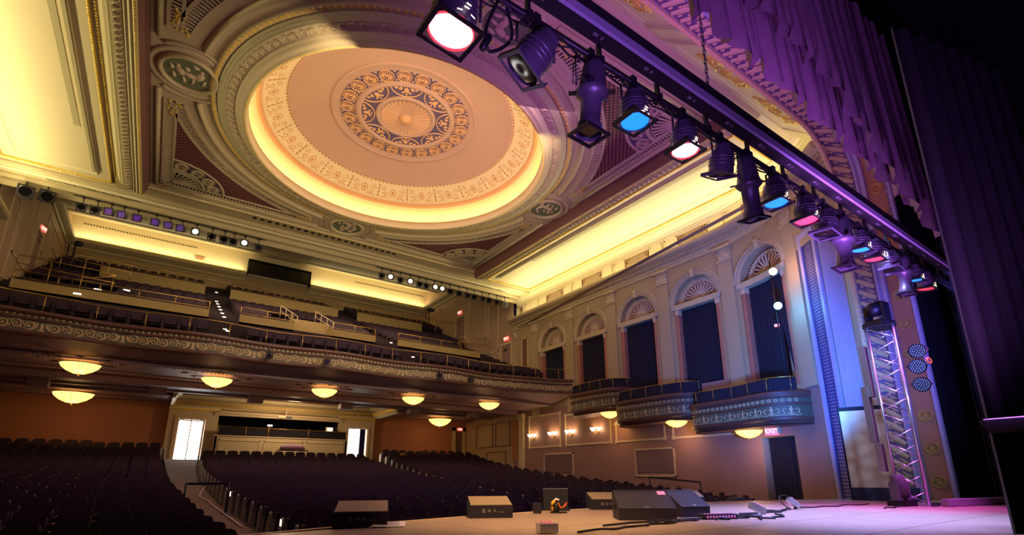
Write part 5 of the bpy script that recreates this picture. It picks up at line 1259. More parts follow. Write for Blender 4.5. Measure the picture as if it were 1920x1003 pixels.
rowy = [8.75+1.03*i for i in range(25)]
def rcurve(x): return -.009*(x-AX)**2
for ri, y in enumerate(rowy):
    for bk, x0, x1 in (('L', -6.75, eLR(y+.6)-.12), ('C', eCL(y+.8)+.12, eCR(y+.8)-.12), ('R', eRL(y+.6)+.12, 19.5)):
        if bk == 'C' and y > 31.0: continue
        if bk == 'R' and y < 11 and ri < 3: x1 = 17.6
        n = int((x1-x0)/(.56 if ri % 2 else .585))
        for si in range(n):
            x = x0+(x1-x0)*(si+.5)/n; yy = y+rcurve(x)+.9
            if yy > 33.6 or yy < 8.3: continue
            p = proj((x, yy, floorz(yy)+.8))
            vis = -40 < p[0] < 1960 and 780 < p[1] < 1040 and (yy > 9.6)
            d = yy; zline = CZ-CZ*d/7.1
            vis = vis and floorz(yy)+.9 > zline-.05 if x > .5 else vis
            cand.append((p[2] if vis else 999, bk, ri, si, n, x, yy, vis))
BN = {'L': 'left', 'C': 'centre', 'R': 'right'}
def slabel(bk, ri, si, n):
    pos = 'at its left end' if si == 0 else 'at its right end' if si == n-1 else ('%s from the left' % ordn(si) if si < n/2 else '%s from the right' % ordn(n-1-si))
    return 'dark folding seat, %s block, %s row from the stage, %s' % (BN[bk], ordn(ri), pos)
vis = sorted([c for c in cand if c[7]]); near = vis[:300]; far = [c for c in cand if c not in set(near)]
proto = None
for c in near:
    _, bk, ri, si, n, x, y, _v = c; loc = (x, y, floorz(y)); rz = atan2(.018*(x-AX), 1)
    if proto is None: proto = make_seat(loc); proto.rotation_euler = (0, 0, rz); proto['label'] = slabel(bk, ri, si, n)
    else: dup(proto, loc, rz, slabel(bk, ri, si, n), 'folding seats of the stalls')
smb = MB(); simple = MB()
chamf(-.25, .25, .38, .91, .08, tilt(.10, .4, .22), -.03, .03, simple); chamf(-.235, .235, .38, .78, .05, tilt(-.02, .38, .12), -.08, .0, simple)
for x in (-.275, .275): simple.box(x-.022, x+.022, -.2, .14, .0 if False else .58, .635)
for x in (-.275, .275): simple.box(x-.015, x+.015, -.06, .06, 0, .6)
V, Fc = simple.v, simple.f; bigv = []; bigf = []
for c in far:
    x, y = c[5], c[6]; rz = atan2(.018*(x-AX), 1); ca, sa = cos(rz), sin(rz); z = floorz(y); b = len(bigv)
    bigv += [(x+p[0]*ca-p[1]*sa, y+p[0]*sa+p[1]*ca, z+p[2]) for p in V]; bigf += [tuple(b+i for i in f) for f in Fc]
smb.v = bigv; smb.f = bigf; smb.sm = [False]*len(bigf)
o = obj('distant_stalls_seats', smb, 'seat'); tag(o, 'the many small dark seats of the rear and far stalls rows', 'seats'); o['kind'] = 'stuff'
# aisle standards (pale cast end panels), a few with a lit aisle lamp
k = 0
for ri, y in enumerate(rowy):
    for ei, (x, side, lim) in enumerate(((eCL(y+.8), 'left edge of the centre block', 31.9), (eRL(y+.6), 'left edge of the right block', 33.6), (eCR(y+.8), 'right edge of the centre block', 31.9), (eLR(y+.6), 'right edge of the left block', 33.6))):
        yy = y+rcurve(x)+.9
        if yy > lim or yy < 8.3: continue
        q = MB(); q.box(-.03, .03, -.16, .10, 0, .56); q.lathe([(.001,.66),(.05,.65),(.07,.60),(.07,.55)], 10, T=Matrix.Translation((0,-.03,0)) @ Matrix.Scale(.55, 4, (1,0,0)))
        t = obj('aisle_standard', q, 'standard' if ei < 2 else 'seatshell', loc=(x, yy, floorz(yy)))
        tag(t, 'upright end panel of the %s row from the stage, %s' % (ordn(ri), side), 'seat end', 'aisle end panels of the seat rows')
        if ei == 0 and ri in (3, 9) or (ri == 13 and ei == 1):
            l = MB(); l.box(-.045, -.03, -.08, .02, .48, .62); obj('aisle_lamp', l, 'step', t)
# white cable along the left aisle edge
def cable(pts, r, m, label, name='cable', cat='cable'):
    P = [Vector(p) for p in pts]; out = []
    for i in range(len(P)-1):
        p0, p1, p2, p3 = P[max(0, i-1)], P[i], P[i+1], P[min(len(P)-1, i+2)]
        for s in range(6):
            t = s/6; out.append(.5*((2*p1)+(-p0+p2)*t+(2*p0-5*p1+4*p2-p3)*t*t+(-p0+3*p1-3*p2+p3)*t**3))
    out.append(P[-1]); q = MB(); q.tube(out, r, 5); return tag(obj(name, q, m), label, cat)
cable([(eCL(y)-.22-.012*(y-15)**2*.2, y, floorz(y)+.05) for y in (15.5, 17, 18.5, 20, 21.3)]+[(1.62, 22.5, floorz(22.5)+.05), (1.78, 23.2, floorz(23.2)+.3)], .018, 'paper', 'white cable lying along the edge of the left aisle carpet')
# balcony seats
b_ = MB(); chamf(-.23, .23, .38, .86, .08, tilt(.10, .4, .22), -.03, .03, b_); chamf(-.22, .22, .36, .74, .05, tilt(-.02, .38, .12), -.08, .0, b_)
for x in (-.26, .26): b_.box(x-.02, x+.02, -.2, .12, .1, .60)
me_bs = b_.mesh('balcony_seat'); me_bs.materials.append(M['seat']); first = None; bc = []
brow = [24.75, 25.7, 26.65]+[30.3+.95*i for i in range(8)]+[39.2, 40.1, 41.0, 41.9]
for ri, y in enumerate(brow):
    for bk, x0, x1 in (('left', -6.8, 1.2), ('middle', 2.65, 10.1), ('right', 11.6, 19.6)):
        n = int((x1-x0)/.56)
        for si in range(n):
            x = x0+(x1-x0)*(si+.5)/n
            if 3 <= ri < 8 and 4.6 < x < 8.0: continue
            if 3 <= ri < 8 and (x < -2.9 or x > 17): continue
            bc.append((ri, bk, si, n, x, y, -20 < proj((x, y, floorB(y)))[0] < 1100))
bn = [c for c in bc if c[6]][:300]; bf = [c for c in bc if c not in bn]
for (ri, bk, si, n, x, y, _v) in bn:
    o = bpy.data.objects.new('folding_chair', me_bs); COL.objects.link(o); o.location = (x, y, floorB(y)-.03)
    pos = '%s from the left' % ordn(si) if si < n/2 else '%s from the right' % ordn(n-1-si)
    tag(o, 'small dark balcony seat, %s section, %s row up, %s' % (bk, ordn(ri), pos), 'seat', 'balcony seats')
q = MB()
for (ri, bk, si, n, x, y, _v) in bf:
    b = len(q.v); q.v += [(x+v.co.x, y+v.co.y, floorB(y)-.03+v.co.z) for v in me_bs.vertices]; q.f += [tuple(b+i for i in p.vertices) for p in me_bs.polygons]; q.sm += [False]*len(me_bs.polygons)
o = obj('distant_balcony_seats', q, 'seat'); tag(o, 'the dark seats of the highest rows at the back of the balcony', 'seats'); o['kind'] = 'stuff'
# ================================================================== FRONT-OF-HOUSE LANTERNS
def foh(loc, kind, rz, label, group, s=1.0, til=.5):
    t = thing('house_spotlight', label, 'spotlight', loc, group, rz=rz)
    q = MB(); q.tube([(0, 0, .0), (0, 0, .30*s)], .02*s, 5); q.box(-.05*s, .05*s, -.04*s, .04*s, .26*s, .34*s); obj('clamp', q, 'black', t)
    q = MB(); q.tube([(-.17*s, 0, -.14*s), (-.17*s, 0, 0), (.17*s, 0, 0), (.17*s, 0, -.14*s)], .014*s, 5); obj('yoke', q, 'black', t)
    Mx = Matrix.Translation((0, 0, -.15*s)) @ Matrix.Rotation(pi/2+til-.35, 4, 'X')
    q = MB(); q.lathe([(.001, -.26*s), (.09*s, -.24*s), (.12*s, -.1*s), (.14*s, .1*s), (.14*s, .2*s)], 12, T=Mx); bdy = obj('housing', q, 'casing', t)
    q = MB(); q.lathe([(.001, .19*s), (.13*s, .19*s)], 12, T=Mx); obj('lens', q, {'lit': 'lampwhite', 'gel': 'purplegel', 'dark': 'phone'}[kind], t)
    q = MB()
    for (a, b, c, d) in ((-.18, .18, -.18, -.14), (-.18, .18, .14, .18), (-.18, -.14, -.18, .18), (.14, .18, -.18, .18)): q.box(a*s, b*s, c*s, d*s, .19*s, .22*s, T=Mx)
    obj('colour_frame', q, 'black', bdy)
    if kind == 'gel': q = MB(); q.box(-.15*s, .15*s, -.15*s, .15*s, .195*s, .20*s, T=Mx); obj('filter', q, 'purplegel', bdy)
    return t
FL = [(-4.32,'dark'),(-3.81,'dark'),(-3.31,'gel'),(-2.84,'gel'),(-2.3,'gel'),(-1.58,'gel'),(-1.03,'gel'),(-.52,'gel'),(.09,'lit'),(.78,'dark'),(1.34,'dark'),(1.77,'dark'),(2.26,'lit'),(2.93,'dark')]
FR = [(9.75,'dark'),(10.33,'lit'),(10.95,'dark'),(11.6,'lit'),(12.2,'dark'),(12.7,'dark'),(13.3,'lit'),(13.8,'lit'),(14.4,'dark'),(15.1,'dark'),(15.7,'dark'),(16.25,'dark'),(16.9,'dark'),(17.45,'dark'),(18.1,'dark'),(18.8,'dark')]
KN = {'lit': 'lit', 'dark': 'dark', 'gel': 'violet-filtered'}
for i, (x, k) in enumerate(FL):
    foh((x, 27.75, 12.48), k, radians(-12+random.uniform(-12, 12)), '%s spotlight on the left house pipe, %s from the left' % (KN[k], ordn(i)), 'spotlights on the left house pipe', 1.0, .5 if k != 'dark' else .9)
for i, (x, k) in enumerate(FR):
    foh((x, 27.75, 12.48), k, radians(-15+random.uniform(-12, 12)), '%s spotlight on the right house pipe, %s from the left' % (KN[k], ordn(i)), 'spotlights on the right house pipe', 1.0, .5 if k == 'lit' else .9)
for i, x in enumerate((-6.25, -5.55)): foh((x, 27.75, 12.7), 'dark', .3, 'pair of dark spotlights at the far left wall, %s one' % ['left', 'right'][i], 'far left spotlight pair', 1.5, .9)
for x0, x1, s in ((-4.7, 3.2, 'left'), (9.4, 19.2, 'right')):
    q = MB(); q.tube([(x0, 27.75, 12.8), (x1, 27.75, 12.8)], .025, 6); tag(obj('lighting_pipe', q, 'black'), 'thin black lighting pipe under the rear ceiling edge, %s run' % s, 'pipe')
    q = MB()
# balcony-front lanterns
for (x, s) in ((3.4, 'second'), (5.7, 'third'), (11.3, 'fourth'), (13.2, 'fifth')):
    foh((x, fY(x)-.35, 5.62), 'dark', 0, 'small dark spotlight clamped on the balcony front, %s from the left' % ['first', 'second', 'third', 'fourth'][['second','third','fourth','fifth'].index(s)], 'spotlights on the balcony front', .8, .6)
for (x, y, z, s) in ((-5.1, 33.5, 12.9, 'left'), (16.4, 35.0, 13.7, 'right')):
    t = thing('followspot', 'black followspot on a pole stand at the %s side of the balcony' % s, 'spotlight', (x, y, z-1.6))
    q = MB(); q.tube([(0,0,-.4),(0,0,1.2)], .04, 6); q.tube([(0,0,.4),(-.25,0,.55),(-.25,0,1.2)], .03, 5); obj('stand', q, 'black', t)
    q = MB(); q.lathe([(.001,-.4),(.16,-.38),(.2,0),(.17,.4),(.001,.4)], 10, T=Matrix.Translation((.1,0,1.3)) @ Matrix.Scale(.8,4) @ Matrix.Rotation(1.9, 4, 'X') @ Matrix.Rotation(.4, 4, 'Y')); obj('housing', q, 'black', t)
# boom with the two blinding lights
t = thing('boom_stand', 'vertical black boom pole beside the last arch carrying two bright lights', 'pole', (18.45, 8.95, 3.6), world=True)
q = MB(); q.tube([(18.45, 8.95, 3.55), (18.45, 8.95, 8.6)], .03, 6); obj('pole', q, 'black', t); q = MB(); q.tube([(18.45, 8.95, 8.3), (18.7, 8.85, 8.3)], .02, 5); obj('wall_bracket', q, 'black', t)
for (z, m, lb, c, pw) in ((8.08, 'lensamber', 'upper boom spotlight shining warm orange at the camera', (1, .5, .25), 60), (6.70, 'lenscyan', 'lower boom spotlight shining icy blue at the camera', (.04, .34, 1), 130)):
    t = thing('boom_spotlight', lb, 'spotlight', (18.28, 8.78, z)); Mx = (Vector((0, 0, .6))-Vector((18.28, 8.78, z))).to_track_quat('Z', 'Y').to_matrix().to_4x4()
    q = MB(); q.lathe([(.001, -.4), (.1, -.38), (.13, 0), (.15, .18)], 14, T=Mx); obj('housing', q, 'casing', t)
    q = MB(); q.lathe([(.001, .19), (.06, .19), (.135, .16)], 14, T=Mx); obj('lens', q, m, t)
    q = MB(); q.tube([(.17, .17, 0), (.10, .1, .12), (.0, .0, .16)], .015, 5); obj('yoke', q, 'black', t)
    d = bpy.data.lights.new('boom_glow', 'POINT'); d.energy = pw; d.color = c; d.shadow_soft_size = .15; l = bpy.data.objects.new('boom_glow', d); COL.objects.link(l); l.location = Vector((18.28, 8.78, z))+Vector((-.55, -.25, -.2))
# ================================================================== STAGE ELECTRIC
PY, PZ = 2.5, 4.09
pipe = thing('lighting_batten', 'long black lighting pipe under a violet-edged cable tray across the top right', 'batten', (6.5, PY, PZ), world=True)
q = MB(); q.tube([(-2.5, PY, PZ), (14.5, PY, PZ)], .028, 8); obj('pipe', q, 'black', pipe)
q = MB(); q.box(-2.5, 14.9, 2.36, 2.50, 4.26, 4.50); tray = obj('cable_tray', q, 'blackmat', pipe)
q = MB(); q.box(-2.5, 14.9, 2.33, 2.36, 4.245, 4.335); obj('tray_flange', q, 'beamgrey', tray)
q = MB()
for i in range(26): x = -2+i*.65; q.box(x, x+.05, 2.41, 2.44, 4.252, 4.26); q.box(x+.09, x+.11, 2.41, 2.44, 4.252, 4.26)
obj('tray_sockets', q, 'grey', tray)
for i in range(22):
    x = -2+i*.78; q = MB(); q.box(x-.018, x+.018, 2.48, 2.515, PZ-.01, 4.27); q.box(x-.03, x+.03, 2.46, 2.54, PZ-.04, PZ+.04); obj('hanger', q, 'black', pipe)
rnd = random.Random(3)
for k in range(3):
    pts = []; 
    for i in range(140): x = -2+i*.118; pts.append((x, PY+.03*sin(i*.9+k*2)+.02*rnd.random(), PZ-.03-.05*abs(sin(i*.37+k*1.3))+.02*rnd.random()))
    q = MB(); q.tube(pts, .011, 4); obj('taped_cable', q, 'cable', pipe)
def par_can(x, lens, label, tx=0, ty=0, s=1.0, dz=0):
    t = thing('par_can', label, 'stage light', (x, PY, PZ), 'lanterns hanging from the stage batten')
    q = MB(); q.box(-.03, .03, -.035, .035, -.06, .05); q.tube([(0,0,-.04),(0,0,-.10)], .014, 6); obj('clamp', q, 'black', t)
    q = MB(); q.tube([(-.16*s,0,-.26*s), (-.16*s,0,-.12), (-.12*s,0,-.09), (.12*s,0,-.09), (.16*s,0,-.12), (.16*s,0,-.26*s)], .012, 5); obj('yoke', q, 'clay', t)
    Mx = Matrix.Translation((0, 0, -.27*s)) @ Matrix.Rotation(tx, 4, 'X') @ Matrix.Rotation(ty, 4, 'Y')
    q = MB(); q.lathe([(.001, .17*s), (.07*s, .165*s), (.085*s, .13*s), (.085*s, .10*s), (.115*s, .07*s), (.125*s, -.10*s), (.128*s, -.16*s)], 20, T=Mx); body = obj('can', q, 'casing', t)
    q = MB(); q.lathe([(.001, -.15*s), (.06*s, -.157*s), (.124*s, -.15*s)], 20, T=Mx); obj('lens', q, lens, t)
    if lens == 'lenspink': q = MB(); q.lathe([(.124*s, -.15*s), (.129*s, -.165*s), (.131*s, -.15*s)], 20, T=Mx); obj('rim_glow', q, 'lensred', t)
    q = MB()
    for i in range(3): q.lathe([(.128*s, (.02-.035*i)*s), (.133*s, (.012-.035*i)*s), (.128*s, (.004-.035*i)*s)], 20, T=Mx)
    obj('cooling_ribs', q, 'casing', body)
    q = MB(); a, b = .120*s, .142*s
    for (x0, x1, y0, y1) in ((-b, b, -b, -a), (-b, b, a, b), (-b, -a, -a, a), (a, b, -a, a)): q.box(x0, x1, y0, y1, -.175*s, -.165*s, T=Mx)
    for sx in (-1, 1): q.box(sx*b-.004, sx*b+.004, -b, b, -.175*s, -.14*s, T=Mx)
    obj('colour_frame', q, 'casing' if lens in ('phone',) else 'black', t)
    q = MB(); q.tube([(0, .03, .0), (.10, .10, -.08), (.06, .14, -.22), (.0, .06, -.12)], .008, 5); obj('tail_cable', q, 'cable', t)
    if lens != 'phone':
        q = MB()
        for i, (u, v) in enumerate(((-.3, 0), (.0, 1), (.32, 0), (.1, 2))): a = -pi/2+u; q.box(-.018, .018, -.002, .0, .0, .008, T=Matrix.Translation((.1295*s*cos(a), .1295*s*sin(a), -.27*s+(-.145+.03*v)*s)) @ Matrix.Rotation(a+pi/2, 4, 'Z'))
        obj('vent_glow', q, 'lampwhite', body)
        c = {'lensred': (1, .1, .1), 'lenspink': (1, .35, .45), 'lensblue': (.08, .35, 1)}[lens]
        d = bpy.data.lights.new('par_beam', 'SPOT'); d.energy = 35; d.color = c; d.spot_size = radians(50); d.spot_blend = .8; d.shadow_soft_size = .1; l = bpy.data.objects.new('par_beam', d); COL.objects.link(l); l.location = (x, PY, PZ-.27*s-.16*s-.03); 
    return t
def profile_spot(x, label, tx=.15, ty=.1, s=1.0, lens='phone'):
    t = thing('profile_spotlight', label, 'stage light', (x, PY, PZ), 'lanterns hanging from the stage batten')
    q = MB(); q.box(-.03, .03, -.035, .035, -.06, .05); q.tube([(0,0,-.04),(0,0,-.09)], .014, 6); obj('clamp', q, 'black', t)
    q = MB(); q.tube([(-.15*s,0,-.34*s), (-.15*s,0,-.10), (.15*s,0,-.10), (.15*s,0,-.34*s)], .012, 5); obj('yoke', q, 'clay', t)
    Mx = Matrix.Translation((0, 0, -.34*s)) @ Matrix.Rotation(tx, 4, 'X') @ Matrix.Rotation(ty, 4, 'Y')
    q = MB(); q.lathe([(.001, .28*s), (.06*s, .27*s), (.085*s, .2*s), (.10*s, .05*s), (.11*s, .02*s)], 14, T=Mx); obj('lamp_housing', q, 'casing', t)
    q = MB(); q.lathe([(.11*s, .02*s), (.125*s, .0), (.10*s, -.03*s), (.08*s, -.05*s), (.075*s, -.24*s), (.09*s, -.26*s), (.095*s, -.33*s)], 14, T=Mx); brl = obj('lens_barrel', q, 'casing', t)
    for k in range(4):
        q = MB(); a = pi/4+k*pi/2; q.box(.10*s, .17*s, -.02*s, .02*s, .005*s, .012*s, T=Mx @ Matrix.Rotation(a, 4, 'Z')); obj('shutter_blade', q, 'black', brl)
    q = MB(); q.lathe([(.001, -.31*s), (.085*s, -.31*s)], 14, T=Mx); obj('lens', q, lens, t)
    q = MB()
    for (x0, x1, y0, y1) in ((-.11, .11, -.11, -.09), (-.11, .11, .09, .11), (-.11, -.09, -.09, .09), (.09, .11, -.09, .09)): q.box(x0*s, x1*s, y0*s, y1*s, -.35*s, -.33*s, T=Mx)
    obj('colour_frame', q, 'black', t)
    q = MB(); q.tube([(0, .03, .0), (-.12, .08, -.08), (-.1, .12, -.25), (0, .06, -.14)], .008, 5); obj('tail_cable', q, 'cable', t)
    return t
par_can(1.27, 'lenspink', 'glaring pink-white par can at top centre, first lit lantern from the left', .12, .1, 1.25)
par_can(1.98, 'phone', 'dark par can with square frame tilted below the batten, left of the long spotlight', .5, .45, 1.15)
profile_spot(2.57, 'long dark profile spotlight hanging left of the bright blue lamp', .1, .05, 1.15)
par_can(3.1, 'lensblue', 'par can with a bright blue lens over the ceiling corner fan')
par_can(3.82, 'lenspink', 'par can with a pink-white lens right of the blue one')
par_can(4.46, 'phone', 'unlit par can with its square frame against the yellow ceiling', .3, -.15)
profile_spot(4.95, 'dark profile spotlight aimed down right beside the second blue lamp', .1, -.22, 1.15)
par_can(5.52, 'lensblue', 'par can with blue lens over the grille frieze, second blue one')
par_can(6.24, 'lensred', 'par can with a red lens above the warm boom light')
par_can(6.78, 'phone', 'dark par can washed in blue light right of the red lamp', .1, .1, 1.05)
profile_spot(7.25, 'bulky dark profile spotlight right of the blue-washed par can', .05, .05, 1.2)
par_can(7.85, 'lensblue', 'small par can with blue lens in the right cluster', .1, 0, .9)
par_can(8.32, 'lensred', 'small par can with red lens in the right cluster, left of the truss top', .1, 0, .95)
par_can(8.95, 'phone', 'dark par can above the truss head', 0, .1)
profile_spot(9.45, 'dark profile spotlight above the red light cluster', .05, .1, 1.05)
par_can(9.95, 'lensblue', 'last blue-white par can near the right end of the batten', .1, 0, .85)
par_can(10.45, 'lensred', 'last red par can at the right end of the batten', .1, 0, .95)
cable([(1.62, PY, PZ-.03), (1.55, PY+.05, PZ-.3), (1.62, PY+.1, PZ-.42), (1.78, PY+.05, PZ-.25), (1.70, PY, PZ-.03)], .014, 'cable', 'looped black cable with connector dangling from the batten over the ceiling medallion')
q = MB(); q.lathe([(.001,-.09),(.028,-.08),(.03,.06),(.012,.09)], 8, T=Matrix.Translation((1.57, PY+.08, PZ-.38)) @ Matrix.Rotation(.4, 4, 'Y')); tag(obj('cable_connector', q, 'black'), 'black plug hanging in the cable loop under the batten', 'connector')
for (x, lb) in ((4.25, 'left'), (9.2, 'right')):
    t = thing('hoist_chain', 'wire and chain holding the batten, %s one' % lb, 'chain', (x, 2.43, 4.5), 'suspension lines of the stage batten')
    q = MB(); q.tube([(0, 0, 1.0), (-.3, 0, 12)], .008, 4); obj('wire', q, 'black', t)
    q = MB()
    for i in range(16): q.tube([(.02*cos(a)*(1 if i % 2 else .3), .02*cos(a)*(.3 if i % 2 else 1), .05+i*.06+.04*sin(a)) for a in [2*pi*j/6 for j in range(6)]], .007, 4, True)
    obj('chain', q, 'grey', t)
    q = MB(); q.box(-.06, .06, -.03, .03, -.02, .05); obj('shackle', q, 'black', t)
# ================================================================== TRUSS TOWER
TX, TY = 12.85, 4.05; tr = thing('truss_tower', 'tall aluminium box truss tower lit blue and pink at stage right', 'truss', (TX, TY, 0), rz=radians(18))
hw = .23; HT = 3.75
for sx in (-1, 1):
    for sy in (-1, 1): q = MB(); q.tube([(sx*hw, sy*hw, .02), (sx*hw, sy*hw, HT)], .027, 8); obj('chord', q, 'alu', tr)
nseg = 12; hs = HT/nseg
for face in range(4):
    c0, c1 = [((-1,-1),(1,-1)), ((1,-1),(1,1)), ((1,1),(-1,1)), ((-1,1),(-1,-1))][face]
    for i in range(nseg):
        a, b = (c0, c1) if (i+face) % 2 else (c1, c0); q = MB(); q.tube([(a[0]*hw, a[1]*hw, i*hs+.04), (b[0]*hw, b[1]*hw, (i+1)*hs-.04)], .015, 6); obj('brace', q, 'alu', tr)
q = MB(); q.box(-.33, .33, -.33, .33, .0, .018); obj('base_plate', q, 'alu', tr); q = MB(); q.box(-.28, .28, -.28, .28, HT, HT+.02); obj('top_plate', q, 'black', tr)
def moving_head(loc, rz, label, s=1.0, m='black', tiltv=.9):
    t = thing('moving_head_light', label, 'stage light', loc, rz=rz)
    q = MB(); q.box(-.2*s, .2*s, -.17*s, .17*s, 0, .11*s); q.box(-.23*s, .23*s, -.14*s, .14*s, .02*s, .06*s); obj('base', q, 'black', t)
    q = MB(); q.box(-.21*s, -.15*s, -.08*s, .08*s, .11*s, .46*s); q.box(.15*s, .21*s, -.08*s, .08*s, .11*s, .46*s); q.box(-.15*s, .15*s, -.08*s, .08*s, .11*s, .16*s); obj('yoke', q, m, t)
    Mx = Matrix.Translation((0, 0, .38*s)) @ Matrix.Rotation(tiltv, 4, 'X')
    q = MB(); q.lathe([(.001, -.2*s), (.10*s, -.19*s), (.14*s, -.1*s), (.145*s, .06*s), (.12*s, .2*s), (.11*s, .22*s)], 14, T=Mx); obj('head', q, m, t)
    q = MB(); q.lathe([(.001, .21*s), (.1*s, .21*s)], 14, T=Mx); obj('lens', q, 'phone', t); return t
moving_head((TX, TY, HT+.02), radians(70), 'black moving head light standing on top of the truss tower', 1.15, 'black', 1.2)
moving_head((12.38, 4.10, 0), radians(-10), 'grey moving head light on the stage floor at the foot of the truss', 1.0, 'grey', -.1)
def led_par(loc, rz, label, m='black'):
    t = thing('led_par', label, 'stage light', loc, 'LED pars clamped up the right side of the truss', rz=rz)
    Mx = Matrix.Rotation(pi/2+.25, 4, 'X')
    q = MB(); q.lathe([(.001, -.2), (.08, -.19), (.10, -.12), (.15, -.05), (.155, .06)], 18, T=Mx); bd = obj('housing', q, m, t)
    q = MB(); q.lathe([(.001, .03), (.145, .03)], 18, T=Mx); obj('face', q, 'blackmat', t)
    q = MB()
    for rr, n in ((.0, 1), (.045, 6), (.085, 12), (.122, 18)):
        for i in range(n): a = 2*pi*i/n; x, y = rr*cos(a), rr*sin(a); q.lathe([(.0085, .034), (.001, .040)], 6, T=Mx @ Matrix.Translation((x, y, 0)))
    obj('led_array', q, 'ledw', bd, stuff=True)
    q = MB(); q.tube([(-.18, 0, -.02), (-.18, 0, .02), (0, .28, .02), (.18, 0, .02), (.18, 0, -.02)], .012, 5); obj('yoke', q, 'black', t)
    return t
LP = [((12.99, 3.50, 3.15), 'highest', -.9), ((12.98, 3.56, 2.82), 'middle', -.1), ((13.0, 3.56, 2.44), 'lowest', -.15)]
for l, s, r in LP: led_par(l, radians(-60)+r*.5, '%s of the three LED par lights on the right of the truss' % s)
q = MB(); q.tube([(13.05+.14*cos(a), 3.36, 2.92+.05*sin(a)) for a in [2*pi*i/14 for i in range(14)]], .018, 6, True); tag(obj('strap_loop', q, 'orange'), 'orange strap loop beside the middle LED par', 'strap')
d = bpy.data.lights.new('red_side', 'SPOT'); d.energy = 90; d.color = (1, .12, .08); d.spot_size = radians(40); l = bpy.data.objects.new('red_side', d); COL.objects.link(l); l.location = (15.2, 2.2, 3.6); aim(l, (12.98, 3.56, 2.8))
for (x, y, z0, z1, s) in ((12.22, 4.22, 2.18, 3.27, 'uppermost'), (12.19, 4.30, 1.24, 2.40, 'middle'), (12.26, 4.26, .66, 1.22, 'lowest')):
    t = thing('led_strip_bar', '%s dark LED strip bar standing along the left side of the truss' % s, 'stage light', (x, y, z0), 'LED strip bars on the left of the truss')
    q = MB(); q.box(-.06, .10, -.04, .06, 0, z1-z0); obj('casing', q, 'blackmat', t); q = MB(); q.box(-.075, -.06, -.05, .07, 0, z1-z0); obj('edge_rail', q, 'alu', t)
# beige screen flat behind the truss
t = thing('beige_screen', 'beige flat panel on a dark base leaning behind the truss', 'panel', (14.35, 5.3, .0), rz=radians(-71))
q = MB(); q.box(-.42, .48, -.03, .0, .30, 2.16); obj('panel', q, 'panelcloth', t); q = MB(); q.box(-.46, .52, -.02, .04, 2.16, 2.26); q.box(-.46, -.42, -.02, .04, .05, 2.2); obj('frame', q, 'blackmat', t); q = MB(); q.box(-.46, .9, -.04, .2, .0, .30); obj('base', q, 'speaker', t)
# ================================================================== STAGE FLOOR GEAR
def wedge(loc, rz, w_, d_, h_, label, top='wedgetop', face=1, group=None, paper=False):
    """floor monitor: sloping grille faces local -Y*face"""
    t = thing('floor_monitor', label, 'speaker', loc, group, rz=rz)
    a = w_/2; prof = [(-d_*.5, .0), (d_*.45, .0), (d_*.5, h_*.95), (d_*.30, h_), (-d_*.5, h_*.38)]
    q = MB(); n = len(prof); q.add([(-a, y, z) for y, z in prof]+[(a, y, z) for y, z in prof], [tuple(range(n)), tuple(range(n, 2*n))[::-1]]+[(i, n+i, n+(i+1) % n, (i+1) % n) for i in range(n)]); cab = obj('cabinet', q, 'speaker', t)
    L = hypot(d_*.8, h_*.62); S = SP((0, -d_*.5, h_*.38), (1, 0, 0), (0, d_*.8/L, h_*.62/L), (0, -h_*.62/L, d_*.8/L))
    q = MB(); sbox(q, S, -a+.02, a-.02, .02, L-.02, .001, .012); obj('grille', q, top, t)
    q = MB(); 
    for (x0, x1, y0, y1) in ((-a, a, 0, .02), (-a, a, L-.02, L), (-a, -a+.02, .02, L-.02), (a-.02, a, .02, L-.02)): sbox(q, S, x0, x1, y0, y1, .0, .018)
    obj('grille_frame', q, 'speaker', t)
    q = MB()
    for e in (-1, 1): q.box(e*a-.006, e*a+.006, -d_*.12, d_*.2, h_*.35, h_*.55)
    obj('handle_recess', q, 'dark', cab)
    q = MB(); q.box(-.10, .10, d_*.47, d_*.495, h_*.3, h_*.5); 
    q.box(-.14, .02, d_*.5, d_*.51, h_*.25, h_*.6); obj('connector_plate', q, 'grey', cab)
    q = MB(); sbox(q, S, -.03, .03, .03, .045, .012, .016); obj('badge', q, 'alu', cab)
    if paper: q = MB(); sbox(q, S, a-.16, a-.05, L-.12, L-.03, .014, .018); obj('pink_label', q, 'pink', t)
    return t
# the small ones at the apron edge show their backs; the tan sheet is their sloping front seen from behind
def edge_wedge(loc, rz, w_, label):
    t = thing('edge_monitor', label, 'speaker', loc, 'low monitors along the apron edge', rz=rz)
    a = w_/2; d_ = .42; h_ = .24; prof = [(-d_*.5, 0), (d_*.5, 0), (d_*.62, h_*.9), (d_*.55, h_), (-d_*.5, h_*.72)]
    q = MB(); n = 5; q.add([(-a, y, z) for y, z in prof]+[(a, y, z) for y, z in prof], [tuple(range(n)), tuple(range(n, 2*n))[::-1]]+[(i, n+i, n+(i+1) % n, (i+1) % n) for i in range(n)]); cab = obj('cabinet', q, 'speaker', t)
    q = MB(); S = SP((0, -d_*.5, h_*.72), (1, 0, 0), (0, .97, .24), (0, -.24, .97)); sbox(q, S, -a+.01, a-.01, .01, d_*1.04, 0, .008); obj('top_panel', q, 'wedgetop', t)
    q = MB(); q.box(-.06, -.01, -d_*.5-.006, -d_*.5, .08, .12); q.box(.03, .06, -d_*.5-.006, -d_*.5, .08, .12); q.box(.10, .17, -d_*.5-.005, -d_*.5, .075, .09); q.box(-.14, -.09, -d_*.5-.006, -d_*.5, .07, .13); obj('connector_plate', q, 'grey', cab)
    return t
edge_wedge((2.18, 6.30, 0), radians(-22), .62, 'low tan-topped monitor at the left end of the apron, beside the paper sheet')
